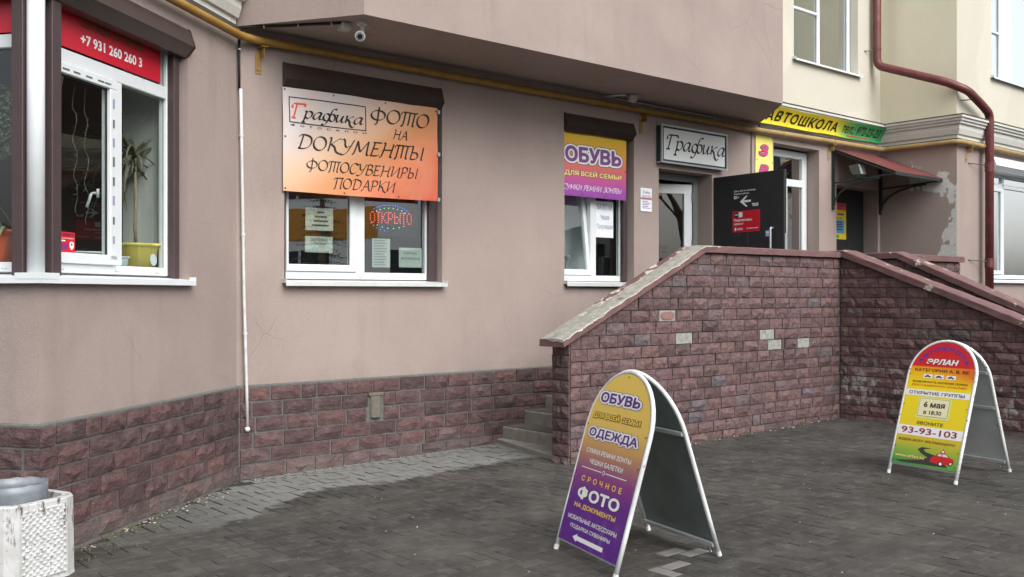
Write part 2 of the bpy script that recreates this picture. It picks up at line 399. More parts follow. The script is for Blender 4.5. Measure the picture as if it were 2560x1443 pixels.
def paver():
    t = NT('weathered_pavers'); x = t.sep()
    u = t.math('ADD', t.math('MULTIPLY', t.math('SUBTRACT', x[0], O[0]), U[0]), t.math('MULTIPLY', t.math('SUBTRACT', x[1], O[1]), U[1]))
    v = t.math('ADD', t.math('MULTIPLY', t.math('SUBTRACT', x[0], O[0]), N[0]), t.math('MULTIPLY', t.math('SUBTRACT', x[1], O[1]), N[1]))
    # dry strip sheltered by the oriel above, damp dirt further out
    wob = t.math('ADD', t.math('MULTIPLY', t.math('SUBTRACT', t.noise(1.6, 5, .6), .5), .5), t.math('MULTIPLY', t.math('SUBTRACT', t.noise(9, 4, .6), .5), .35))
    lim = t.math('MAXIMUM', t.math('MULTIPLY_ADD', t.math('SUBTRACT', 0.25, u), .55, .95), .98)
    lim = t.math('MINIMUM', lim, 1.6)
    dry = t.ramp(t.math('SUBTRACT', t.math('ADD', lim, wob), v), [(.0, 0.0), (.10, 1.0)])
    edge = t.ramp(t.math('ADD', u, t.math('MULTIPLY', wob, 1.5)), [(-1.2 + 1.2, .25), (1.0, 1.0)])
    edge = t.ramp(t.math('MULTIPLY_ADD', t.math('ADD', u, t.math('MULTIPLY', wob, 1.5)), .5, .6), [(.0, .18), (.6, 1.0)])
    dry = t.math('MULTIPLY', dry, edge)
    rnd = t.n('ObjectInfo').outputs['Random']; at = t.n('Attribute', attribute_name='tone').outputs['Fac']
    tone = t.math('ADD', rnd, at)
    damp = t.ramp(t.noise(1.1, 6, .68, stretch=(1, 1, 1)), [(.28, '#2c2b28'), (.46, '#363431'), (.6, '#43403c'), (.75, '#54514c')])
    damp = t.mix(t.ramp(t.noise(9, 5, .7), [(.5, 0.0), (.72, .6)]), damp, '#5b5a57')
    damp = t.mix(t.ramp(t.noise(45, 3, .6), [(.62, 0.0), (.75, .35)]), damp, '#6f6d68')
    drc = t.mix(t.ramp(t.noise(6, 5), [(.4, 0.0), (.8, .5)]), '#727370', '#5b5b58')
    a = t.mix(dry, damp, drc)
    a = t.mix(t.math('MULTIPLY', t.math('SUBTRACT', tone, .5), .2), a, '#7d7b77')
    t.col(a); t.rough(t.ramp(t.noise(2, 3), [(.3, .72), (.7, .92)])); t.b.inputs['Specular IOR Level'].default_value = .3
    t.bump(t.math('ADD', t.noise(70, 4, .65), t.math('MULTIPLY', t.noise(9, 3), .8)), .4, .006); return t.m
MT['paver'] = paver()
MT['paver_light'] = simple('light_grey_paver', '#6f6d69', .9, 0, .16, 12, .35, 70)
MT['joint'] = simple('dark_joint_sand', '#32302d', .95, 0, .25, 30, .6, 120)
MT['grass'] = simple('short_grass', '#5d6b35', .8, 0, .3, 30)

# ------------------------------------------------------------------ lettering
def fatten(me, h):
    """thicken flat letters: a ribbon along every outline edge and a round join at every corner"""
    bm = B(); bm.from_mesh(me); out = B(); out.from_mesh(me); k = 0
    def z():
        nonlocal k; k += 1; return .0002 + (k * 37 % 23) * .00003
    for e in bm.edges:
        if len(e.link_faces) != 1: continue
        a, b = e.verts[0].co, e.verts[1].co; t = (b - a)
        if t.length < 1e-6: continue
        n = Vector((-t.y, t.x, 0)).normalized() * h; zz = Vector((0, 0, z()))
        out.faces.new([out.verts.new(q + zz) for q in (a + n, b + n, b - n, a - n)])
    for v in bm.verts:
        if not v.is_boundary: continue
        zz = z(); out.faces.new([out.verts.new((v.co.x + h * math.cos(i * .7854), v.co.y + h * math.sin(i * .7854), zz)) for i in range(8)])
    me2 = bpy.data.meshes.new('t'); out.to_mesh(me2); out.free(); bm.free(); bpy.data.meshes.remove(me); return me2
def font_mesh(s, off=0.0, shear=0.0, space=1.0):
    """flat outline of a string in the built-in typeface, cap height about 0.73"""
    cu = bpy.data.curves.new('t', 'FONT'); cu.body = s; cu.size = 1; cu.shear = shear; cu.resolution_u = 3; cu.space_character = space
    o = bpy.data.objects.new('t', cu); me = bpy.data.meshes.new_from_object(o)
    bpy.data.objects.remove(o); bpy.data.curves.remove(cu); return fatten(me, off) if off > 0 else me
GL = {}   # pen strokes of the chancery-style letters: (advance, strokes)
def ell(cx, cy, rx, ry, a0=0, a1=360, n=18): return [(cx + rx * math.cos(R(a0 + (a1 - a0) * i / n)), cy + ry * math.sin(R(a0 + (a1 - a0) * i / n))) for i in range(n + 1)]
GL['Ф'] = (1.15, [[(.57, 1.12), (.57, .5), (.55, -.12), (.4, -.2)], ell(.57, .5, .47, .36)])
GL['О'] = (.98, [ell(.47, .5, .42, .5, 80, 440, 24)])
GL['Т'] = (1.2, [[(.0, .78), (.08, .96), (.4, .98), (1.1, .98), (1.18, 1.06)], [(.28, .96), (.22, 0), (.1, -.04)], [(.64, .96), (.6, .0)], [(1.0, .96), (.95, .05), (1.08, .02)]])
GL['Н'] = (.98, [[(.05, .98), (.2, 1), (.18, .5), (.12, 0), (.0, -.05)], [(.85, 1.02), (.8, .5), (.76, .05), (.9, 0)], [(.16, .5), (.8, .54)]])
GL['А'] = (.9, [[(-.02, -.02), (.12, .02), (.55, 1.02)], [(.55, 1.02), (.7, .4), (.78, .02), (.9, 0)], [(.22, .34), (.7, .36)]])
GL['Д'] = (1.05, [[(.3, .95), (.26, .5), (.2, .02)], [(.02, .82), (.15, .98), (.5, 1.0), (.85, .85), (.93, .5), (.75, .14), (.4, 0), (.1, .02)]])
GL['К'] = (.92, [[(.05, .97), (.2, 1), (.18, .5), (.12, 0)], [(.85, 1.0), (.7, .95), (.2, .5)], [(.25, .54), (.5, .35), (.65, .02), (.92, -.12)]])
GL['У'] = (.86, [[(-.02, .92), (.12, 1.0), (.22, .85), (.28, .55), (.42, .42), (.62, .55)], [(.85, 1.02), (.7, .6), (.5, .1), (.25, -.15), (.02, -.1)]])
GL['М'] = (1.25, [[(.0, -.02), (.12, .05), (.25, .98)], [(.25, .98), (.4, .5), (.55, .18)], [(.55, .18), (1.0, 1.0)], [(1.0, 1.0), (1.02, .4), (1.06, .02), (1.2, .0)]])
GL['Е'] = (.78, [[(.22, 1.0), (.18, .5), (.14, .02)], [(.08, .98), (.7, 1.0)], [(.18, .52), (.55, .54)], [(.05, .0), (.5, .01), (.72, .12)]])
GL['Ы'] = (1.15, [[(.05, .97), (.2, 1.0), (.18, .5), (.14, .04), (.4, 0), (.6, .12), (.62, .36), (.48, .52), (.2, .52)], [(1.0, 1.0), (.97, .4), (.95, .02), (1.06, 0)]])
GL['С'] = (.82, [[(.78, .82), (.68, .97), (.42, 1.0), (.14, .75), (.07, .4), (.2, .08), (.45, -.01), (.74, .14)]])
GL['В'] = (.8, [[(.22, 1.0), (.18, .5), (.14, .0)], [(.04, .9), (.3, 1.02), (.6, .98), (.66, .78), (.5, .58), (.22, .54)], [(.4, .56), (.7, .45), (.72, .18), (.5, 0), (.08, .0)]])
GL['И'] = (1.0, [[(.05, .98), (.2, 1), (.18, .5), (.14, 0)], [(.14, .02), (.85, .98)], [(.85, 1.0), (.82, .4), (.8, .02), (.92, 0)]])
GL['Р'] = (.76, [[(.22, .98), (.18, .4), (.12, -.04), (.0, -.08)], [(.02, .86), (.2, 1.0), (.55, 1.0), (.7, .78), (.58, .5), (.24, .44)]])
GL['П'] = (1.0, [[(.0, .8), (.08, .96), (.4, .98), (1.0, 1.0)], [(.3, .96), (.25, .0), (.12, -.04)], [(.85, .97), (.8, .05), (.94, 0)]])
GL['З'] = (.76, [[(.1, .84), (.25, .98), (.5, 1.0), (.66, .82), (.5, .58), (.28, .52)], [(.32, .53), (.62, .46), (.7, .22), (.5, .0), (.2, -.03), (.02, .12)]])
GL['Г'] = (.86, [[(.06, .66), (.06, .88), (.2, .98), (.5, .99), (.92, .99), (.96, .82)], [(.36, .97), (.32, .5), (.26, .02)], [(.1, -.01), (.42, .0)]])
GL['р'] = (.68, [[(.02, .56), (.14, .62), (.14, .3), (.08, -.36)], [(-.06, -.37), (.22, -.36)], [(.14, .44), (.36, .63), (.58, .5), (.56, .18), (.36, 0), (.12, .08)]])
GL['а'] = (.74, [[(.58, .54), (.4, .63), (.14, .46), (.06, .16), (.2, .0), (.4, .16), (.56, .5)], [(.62, .62), (.54, .2), (.58, .02), (.76, .1)]])
GL['ф'] = (.98, [[(.96, 1.06), (.82, 1.1), (.64, .95), (.5, .3), (.4, -.18), (.22, -.4), (.04, -.34)], ell(.3, .3, .24, .31), ell(.74, .3, .22, .31)])
GL['и'] = (.76, [[(.02, .55), (.14, .62), (.12, .25), (.2, .01), (.4, .14), (.56, .56)], [(.6, .62), (.54, .2), (.58, .02), (.78, .12)]])
GL['к'] = (.7, [[(.02, .56), (.14, .62), (.1, .02)], [(.62, .6), (.5, .6), (.16, .3)], [(.2, .33), (.38, .16), (.5, -.18), (.72, -.34), (.86, -.2)]])
GL[' '] = (.5, [])
def pen_mesh(s, w=.11, slant=.2, m=.022):
    bm = B(); x = 0; k = 0; na = R(38)
    for ch in s:
        adv, st = GL[ch]
        for P in st:
            P = [Vector((p[0], p[1])) for p in P]; S = []
            if len(P) == 2: S = [P[0].lerp(P[1], i / 4) for i in range(5)]
            else:
                for i in range(len(P) - 1):
                    p0 = P[max(i - 1, 0)]; p1 = P[i]; p2 = P[i + 1]; p3 = P[min(i + 2, len(P) - 1)]
                    ns = 5 if len(P) < 12 else 2
                    for j in range(ns):
                        t = j / ns
                        S.append(.5 * ((2 * p1) + (p2 - p0) * t + (2 * p0 - 5 * p1 + 4 * p2 - p3) * t * t + (3 * p1 - p0 - 3 * p2 + p3) * t ** 3))
                S.append(P[-1])
            S = [Vector((p.x + slant * p.y, p.y)) for p in S]; L = []; zz = .0006 * (k % 3); k += 1
            for i, p in enumerate(S):
                t = S[min(i + 1, len(S) - 1)] - S[max(i - 1, 0)]; a = math.atan2(t.y, t.x)
                h = math.hypot(w / 2 * abs(math.sin(a - na)), m); nrm = Vector((-math.sin(a), math.cos(a)))
                L.append((bm.verts.new((x + p.x + nrm.x * h, p.y + nrm.y * h, zz)), bm.verts.new((x + p.x - nrm.x * h, p.y - nrm.y * h, zz))))
            for a, b in zip(L, L[1:]): bm.faces.new((a[0], b[0], b[1], a[1]))
        x += adv
    me = bpy.data.meshes.new('t'); bm.to_mesh(me); bm.free(); return me
def bbox2(me):
    xs = [v.co.x for v in me.vertices]; ys = [v.co.y for v in me.vertices]; return min(xs), max(xs), min(ys), max(ys)
def text(parent, P, s, x0, x1, y0, y1, m, d=.002, off=0.0, pen=False, shear=0.0, cuts=None, warp=None, space=1.0, w=.11, halo=0.0, name='lettering'):
    """fit string s into the rectangle x0..x1, y0..y1 of the surface P(x, y, height)"""
    base = pen_mesh(s, w) if pen else font_mesh(s, off, shear, space)
    a, b, c, e = bbox2(base)
    me = base
    if halo:
        me = pen_mesh(s, w + halo) if pen else font_mesh(s, off + halo, shear, space)
    fx = (x1 - x0) / (b - a); fy = (y1 - y0) / (e - c)
    bm = B(); bm.from_mesh(me); bpy.data.meshes.remove(me)
    for v in bm.verts: v.co = Vector((x0 + (v.co.x - a) * fx, y0 + (v.co.y - c) * fy, v.co.z * .3))
    if cuts:
        for ax, vals in enumerate(cuts):
            for q in vals:
                if (x0, y0)[ax] - .05 < q < (x1, y1)[ax] + .05:
                    co = (q, 0, 0) if ax == 0 else (0, q, 0); no = (1, 0, 0) if ax == 0 else (0, 1, 0)
                    bmesh.ops.bisect_plane(bm, geom=bm.verts[:] + bm.edges[:] + bm.faces[:], plane_co=co, plane_no=no)
    for v in bm.verts:
        x, y, z = v.co
        if warp: x, y = warp(x, y)
        v.co = P(x, y, d + z)
    return obj(name, bm, m, parent)
def rect(parent, P, x0, x1, y0, y1, m, d=.001, name='printed_field'):
    bm = B(); uvl = bm.loops.layers.uv.new('UVMap')
    f = bm.faces.new([bm.verts.new(P(x, y, d)) for x, y in ((x0, y0), (x1, y0), (x1, y1), (x0, y1))])
    for l, c in zip(f.loops, ((0, 0), (1, 0), (1, 1), (0, 1))): l[uvl].uv = c
    return obj(name, bm, m, parent, recalc=False)
def poly(parent, P, pts, m, d=.001, name='printed_field'):
    bm = B(); bm.faces.new([bm.verts.new(P(x, y, d)) for x, y in pts]); return obj(name, bm, m, parent, recalc=False)
def sheet(P, x0, x1, y0, y1, nx, ny, thick=.002):
    """a thin grid panel with uv 0..1, front at height 0 and back at -thick"""
    bm = B(); uvl = bm.loops.layers.uv.new('UVMap')
    for side in (0, 1):
        g = [[bm.verts.new(P(x0 + (x1 - x0) * i / nx, y0 + (y1 - y0) * j / ny, -thick * side)) for i in range(nx + 1)] for j in range(ny + 1)]
        for j in range(ny):
            for i in range(nx):
                q = [(i, j), (i + 1, j), (i + 1, j + 1), (i, j + 1)]
                if side: q = q[::-1]
                f = bm.faces.new([g[b][a] for a, b in q]); f.smooth = True
                for l, (a, b) in zip(f.loops, q): l[uvl].uv = (a / nx, b / ny)
    return bm

# ================================================================== GROUND
def ground_pt(x, y, dz=0): return Vector((x, y, gz(x, y) + dz))
bm = B()
q = [bm.verts.new(ground_pt(x, y, -.012)) for x, y in ((-160, -160), (160, -160), (160, 160), (-160, 160))]
bm.faces.new(q)
ground = obj('ground', bm, MT['joint'], kind='structure')
bm = B()
bm.faces.new([bm.verts.new(ground_pt(*p, -.009)) for p in ((-9, -6), (16, -6), (16, 18), (-9, 18))])
pavement = obj('pavement', bm, MT['joint'], kind='structure')
CELL = .1
def in_wall(u, v):
    """true where a building, stair or wall stands"""
    if v < .04 and u > -.05: return True
    p = uvw(u, v); a = (p.x - O[0]) * AD[0] + (p.y - O[1]) * AD[1]; d = (p.x - O[0]) * NA[0] + (p.y - O[1]) * NA[1]
    if d < .05 and a < LA + .04 and a > -.1: return True
    if d < .05 and u < 0 and a < 0: return True
    if d < .05 and a < LA + .04: return True
    if u > 2.86 and v < 1.46: return True
    if 7.1 < u and v < 1.5: return True
    return False
def in_view(p, mx=0.0):
    x = (p.x / p.y) * 2447 + 1280; y = 735 + (EYE - p.z) / p.y * 2447
    return p.y > .5 and -mx < x < 2560 + mx and y < 1443 + mx
def paver_verts(w, h, b=.004, t=.012):
    """bevelled block, base corner at 0,0"""
    g = .005
    o = [(g, g), (w - g, g), (w - g, h - g), (g, h - g)]; i = [(g + b, g + b), (w - g - b, g + b), (w - g - b, h - g - b), (g + b, h - g - b)]
    V = [(x, y, -t) for x, y in o] + [(x, y, -b * .7) for x, y in o] + [(x, y, 0) for x, y in i]
    Fc = [(8, 9, 10, 11)] + [(k, (k + 1) % 4, 4 + (k + 1) % 4, 4 + k) for k in range(4)] + [(4 + k, 4 + (k + 1) % 4, 8 + (k + 1) % 4, 8 + k) for k in range(4)]
    return V, Fc
spots = []
for j in range(0, 84):
    for i in range(-55, 120):
        r = (i - j) % 4
        if r == 0: spots.append((i, j, 2, 1))
        elif r == 3: spots.append((i, j, 1, 2))
        elif r == 2 and j == 0: spots.append((i, j, 1, 1))      # half block against the border rows
cand = []
for (i, j, a, b) in spots:
    u0, v0 = i * CELL, j * CELL + .245
    uc, vc = u0 + a * .05, v0 + b * .05
    if in_wall(uc, vc): continue
    p = uvw(uc, vc); p.z = gz(p.x, p.y)
    if not in_view(p, 700): continue
    cand.append((u0, v0, a * CELL, b * CELL, p))
# two rows of blocks set square to the shop front
for row in range(2):
    for i in range(0, 29):
        u0 = i * CELL + (.05 if row else 0); v0 = .04 + row * .1
        cand.append((u0, v0, CELL, .1, uvw(u0 + .05, v0 + .05)))
occl = lambda p: False
seen = [c for c in cand if in_view(c[4])]
seen.sort(key=lambda c: c[4].length)
near = set(id(c) for c in seen[:296])
Rp = Matrix((( -U[0], N[0], 0), (-U[1], N[1], 0), (0, 0, 1)))
light = [(.82, 4.16), (.98, 4.05), (.62, 4.28), (.30, 4.50), (.14, 4.60), (1.08, 4.16), (.46, 4.36)]
pm = {}
for key in ((.2, .1), (.1, .2), (.1, .1)):
    V, Fc = paver_verts(*key)
    for sfx, mm in (((), 'paver'), (('l',), 'paver_light')):
        me = bpy.data.meshes.new('paver'); me.from_pydata(V, [], Fc); me.materials.append(MT[mm]); me.materials.append(MT['joint'])
        for q_ in range(1, 5): me.polygons[q_].material_index = 1      # dirty flanks
        pm[key + sfx] = me
rest = B(); tl = rest.verts.layers.float.new('tone')
nrm = Vector((-GS * U[0], -GS * U[1], 1)).normalized()
pale_cnt = 0
for c in cand:
    u0, v0, w, h, p = c; k = (round(w, 2), round(h, 2))
    dz = random.uniform(-.0035, .002) - .001; tx, ty = random.gauss(0, .005), random.gauss(0, .005); rz = random.gauss(0, .008)
    org = uvw(u0 + w, v0); org.z = gz(org.x, org.y) + dz       # local x runs along -u
    M3 = Matrix.Translation(org) @ Rp.to_4x4() @ Matrix.Rotation(tx, 4, 'X') @ Matrix.Rotation(ty + GS, 4, 'Y') @ Matrix.Rotation(rz, 4, 'Z')
    if id(c) in near:
        pale = any(abs(u0 + w / 2 - a) < .075 and abs(v0 + h / 2 - b) < .075 for a, b in light)
        o = bpy.data.objects.new('paver', pm[k + ('l',)] if pale else pm[k]); C.objects.link(o); o.matrix_world = M3; o.parent = pavement
    else:
        V, Fc = paver_verts(w, h); tv = random.random() * .6
        vs = [rest.verts.new(M3 @ Vector(q)) for q in V]
        for q in vs: q[tl] = tv
        for n_, f in enumerate(Fc):
            ff = rest.faces.new([vs[x] for x in f]); ff.material_index = 1 if 1 <= n_ <= 4 else 0
obj('paver_field', rest, MT['paver'], pavement, kind='stuff').data.materials.append(MT['joint'])
# damp dirt trodden into the joints beyond the sheltered strip
bm = B(); nu, nv = 60, 40; g = []
for j in range(nv + 1):
    row = []
    for i in range(nu + 1):
        u_, v_ = -6 + 18.0 * i / nu, 1.15 + 7.5 * j / nv; q = uvw(u_, v_); e_ = pnoise(Vector((u_ * 1.7, v_ * 1.7, 3)))
        row.append(bm.verts.new((q.x, q.y, gz(q.x, q.y) - .0046 + .0022 * e_ - (.006 if j == 0 else 0))))
    g.append(row)
for j in range(nv):
    for i in range(nu):
        q = g[j][i].co
        if ((q.x - O[0]) * NA[0] + (q.y - O[1]) * NA[1]) < .1: continue
        bm.faces.new((g[j][i], g[j][i + 1], g[j + 1][i + 1], g[j + 1][i]))
for f in bm.faces: f.smooth = True
obj('trodden_dirt', bm, MT['paver'], pavement)
# ================================================================== BUILDING
bld = thing('apartment_building', 'beige plastered corner building with brick plinth, shop windows and cream upper storey', 'building', FM.p(5, -1, 0))
def wall_sheet(name, F, s0, s1, z0, z1, ops, m, parent, d=0, open_at=None):
    S = sorted({s0, s1, *[x for o in ops for x in o[:2]]}); Z = sorted({z0, z1, *[x for o in ops for x in o[2:4]]})
    bm = B(); vc = {}
    def V(s, z, dd=0):
        k = (round(s, 4), round(z, 4), round(dd, 4))
        if k not in vc: vc[k] = bm.verts.new(F.p(s, d + dd, z))
        return vc[k]
    for a, b in zip(S, S[1:]):
        for c, e in zip(Z, Z[1:]):
            if any(o[0] - 1e-6 <= a and b <= o[1] + 1e-6 and o[2] - 1e-6 <= c and e <= o[3] + 1e-6 for o in ops): continue
            bm.faces.new((V(a, c), V(b, c), V(b, e), V(a, e)))
    for o in ops:
        a, b, c, e, dp = o
        for p, q in (((a, c), (b, c)), ((b, c), (b, e)), ((b, e), (a, e)), ((a, e), (a, c))):
            if open_at is not None and p[0] == q[0] == open_at: continue
            bm.faces.new([bm.verts.new(F.p(x[0], d + y, x[1])) for x, y in ((p, 0), (q, 0), (q, -dp), (p, -dp))])
    return obj(name, bm, m, parent, recalc=False)
W1 = (.45, 2.19, 1.70, 3.66); W2 = (3.881, 5.023, 1.72, 3.62); D1 = (5.468, 6.50, 1.085, 3.137); W3 = (7.85, 8.98, 1.085, 3.69); D2 = (9.44, 10.62, 1.085, 3.22)
wall_sheet('wall', FM, 0, UR, -.3, 3.96, [W1 + (.24,), W2 + (.24,), D1 + (.28,), W3 + (.26,), D2 + (.3,)], MT['plaster'], bld)
WA = (.80, LA, 1.70, 3.66)
wall_sheet('wall', FA, 0, LA, -.3, 3.96, [WA + (.22,)], MT['plaster'], bld, open_at=LA)
wall_sheet('wall', FB, 0, 4.5, -.3, 3.96, [(0, 1.7, 1.70, 3.66, .22)], MT['plaster'], bld, open_at=0)
# flank of the projecting bay with flaking paint
bm = B(); pl = bm.verts.layers.float.new('peel'); nx, nz = 40, 90
def peel(v, z):
    r = 0
    for cv, cz, rv, rz in ((.62, 3.34, .10, .20), (.80, 3.24, .16, .14), (.98, 3.26, .15, .22), (.52, 3.36, .05, .28), (1.13, 3.08, .07, .20), (1.14, 2.52, .12, .24), (1.06, 2.48, .08, .14), (1.08, 2.19, .16, .20), (1.0, 2.08, .14, .1), (1.205, 2.6, .025, .9), (1.17, 2.8, .05, .1)):
        r = max(r, 1 - math.hypot((v - cv) / rv, (z - cz) / rz) * .62)
    return r
g = [[bm.verts.new(FR1.p(VR * i / nx, 0, .6 + (3.96 - .6) * j / nz)) for i in range(nx + 1)] for j in range(nz + 1)]
for j in range(nz + 1):
    for i in range(nx + 1): g[j][i][pl] = max(0, peel(VR * i / nx, .6 + (3.96 - .6) * j / nz)) if True else 0
for j in range(nz):
    for i in range(nx): bm.faces.new((g[j][i], g[j][i + 1], g[j + 1][i + 1], g[j + 1][i]))
obj('wall', bm, MT['peel'], bld, recalc=False)
W4 = (11.72, 13.9, 1.80, 3.72)
wall_sheet('wall', FR2, UR, 18, -.3, 3.96, [W4 + (.2,)], MT['plaster'], bld)
# upper storey
W5 = (8.34, 10.04, 4.915, 7.0); W6 = (11.84, 14.2, 4.95, 7.0)
wall_sheet('upper_wall', FM, 6.4, UR, 3.96, 8.5, [W5 + (.2,)], MT['pale'], bld)
wall_sheet('upper_wall', FR1, 0, VR, 3.96, 8.5, [], MT['yellow'], bld)
wall_sheet('upper_wall', FR2, UR, 18, 3.96, 8.5, [W6 + (.2,)], MT['pale'], bld)
wall_sheet('upper_wall', FA, 0, LA, 3.96, 8.5, [], MT['pale'], bld)
wall_sheet('upper_wall', FB, 0, 4.5, 3.96, 8.5, [], MT['pale'], bld)
# oriel over the shop front
bm = B(); pts = [(-.02, -.02), (.64, 1.03), (6.51, 1.06), (7.50, .0), (7.3, -.3), (.2, -.3)]
loft(bm, [uvw(u, v, 3.90) for u, v in pts], [uvw(u, v, 8.5) for u, v in pts])
for e in list(bm.edges): pass
obj('oriel', bm, MT['plaster'], bld)
bm = B(); loft(bm, [FA.p(0, 0, 8.5), FA.p(LA, 0, 8.5), FB.p(4.5, 0, 8.5), FM.p(-5, -9, 8.5), FM.p(18, -9, 8.5), FR2.p(18, 0, 8.5), FR2.p(UR, 0, 8.5), FM.p(UR, 0, 8.5), FM.p(0, 0, 8.5)],
     [q + Vector((0, 0, .2)) for q in (FA.p(0, 0, 8.5), FA.p(LA, 0, 8.5), FB.p(4.5, 0, 8.5), FM.p(-5, -9, 8.5), FM.p(18, -9, 8.5), FR2.p(18, 0, 8.5), FR2.p(UR, 0, 8.5), FM.p(UR, 0, 8.5), FM.p(0, 0, 8.5))])
obj('roof', bm, MT['ledge'], bld)
# cornice: profile (out, z)
PROF = [(0, 3.90), (.02, 3.90), (.02, 3.945), (.045, 3.955), (.07, 4.03), (.075, 4.09), (.105, 4.10), (.105, 4.135), (.13, 4.14), (.13, 4.175), (.155, 4.18), (.155, 4.215), (.0, 4.24)]
def miter(F, s, dirn, d): return s + dirn * d
def cornice(F, s0, m0, s1, m1):
    bm = B(); sweep(bm, [[F.p(s0 + m0 * d, d, z) for d, z in PROF], [F.p(s1 + m1 * d, d, z) for d, z in PROF]]); obj('cornice', bm, MT['cornice'], bld)
    bm = B(); pr = [(0, 4.243), (.165, 4.218), (.165, 4.226), (0, 4.252)]
    sweep(bm, [[F.p(s0 + m0 * d, d, z) for d, z in pr], [F.p(s1 + m1 * d, d, z) for d, z in pr]]); obj('cornice_flashing', bm, MT['ledge'], bld)
    bm = B(); pr = [(0, 3.862), (.03, 3.862), (.03, 3.898), (0, 3.898)]
    sweep(bm, [[F.p(s0 + m0 * d, d, z) for d, z in pr], [F.p(s1 + m1 * d, d, z) for d, z in pr]]); obj('drip_strip', bm, MT['ledge'], bld)
cornice(FM, 7.5, 0, UR, -1); cornice(FR1, 0, 1, VR, 1); cornice(FR2, UR, -1, 18, 0); cornice(FA, .05, 0, LA, 1); cornice(FB, 0, -1, 4.5, 0)
# ------------------------------------------------------------------ bricks
def brick_mesh(k, m, nx=4, nz=2):
    """rock-faced brick, 1 wide, 1 high, face about 12 mm proud"""
    bm = B(); e = .012
    rnd = random.Random(k)
    g = []
    for j in range(nz + 1):
        row = []
        for i in range(nx + 1):
            x, z = i / nx, j / nz
            edge = i in (0, nx) or j in (0, nz)
            y = .004 + rnd.uniform(0, .004) if edge else .014 + rnd.uniform(-.004, .007)
            if not edge: x += rnd.uniform(-.07, .07); z += rnd.uniform(-.12, .12)
            else:
                if i not in (0, nx): x += rnd.uniform(-.05, .05); z += rnd.uniform(-.02, .02) * (1 if j else -1)
            row.append(bm.verts.new((x, y, z)))
        g.append(row)
    for j in range(nz):
        for i in range(nx):
            a, b, c, d = g[j][i], g[j][i + 1], g[j + 1][i + 1], g[j + 1][i]
            if rnd.random() < .5: bm.faces.new((a, b, c)); bm.faces.new((a, c, d))
            else: bm.faces.new((a, b, d)); bm.faces.new((b, c, d))
    ring = [g[0][i] for i in range(nx + 1)] + [g[j][nx] for j in range(1, nz + 1)] + [g[nz][i] for i in range(nx - 1, -1, -1)] + [g[j][0] for j in range(nz - 1, 0, -1)]
    back = [bm.verts.new((v.co.x, -.02, v.co.z)) for v in ring]
    for i in range(len(ring)):
        k2 = (i + 1) % len(ring); bm.faces.new((ring[k2], ring[i], back[i], back[k2]))
    bmesh.ops.recalc_face_normals(bm, faces=bm.faces)
    me = bpy.data.meshes.new('brick'); bm.to_mesh(me); bm.free(); me.materials.append(m); return me
BM = {n: [brick_mesh(i * 7 + h, MT[n]) for i in range(14)] for h, n in enumerate(('brick', 'brick_stair', 'brick_dark'))}
def lay_bricks(F, parent, d, s0, s1, ztop, rows, rh, bw, kind, joint=.014, jit=.03, top=None, skip=(), clipmat=None, cut_first=True, seed=0, merge=.0):
    rnd = random.Random(seed)
    for r in range(rows):
        z1 = ztop - r * rh; z0 = z1 - rh
        s = s0 - (bw * (.5 if r % 2 else 0) + rnd.uniform(0, .12) * bw)
        edges = [s]
        while s < s1:
            w = bw * (1 + rnd.uniform(-jit, jit) * 2)
            if rnd.random() < .05: w *= .55
            s += w; edges.append(s)
        for a, b in zip(edges, edges[1:]):
            a, b = max(a, s0), min(b, s1)
            if b - a < .035: continue
            if any(k[0] < b - .03 and k[1] > a + .03 and k[2] < z1 - .02 and k[3] > z0 + .02 for k in skip):
                # keep what is left beside the gap
                for k in skip:
                    if k[0] < b - .03 and k[1] > a + .03 and k[2] < z1 - .02 and k[3] > z0 + .02:
                        if k[0] - a > .05: put(F, parent, d, a, k[0], z0, z1, kind, joint, rnd, top)
                        if b - k[1] > .05: put(F, parent, d, k[1], b, z0, z1, kind, joint, rnd, top)
                        break
                continue
            put(F, parent, d, a, b, z0, z1, kind, joint, rnd, top)
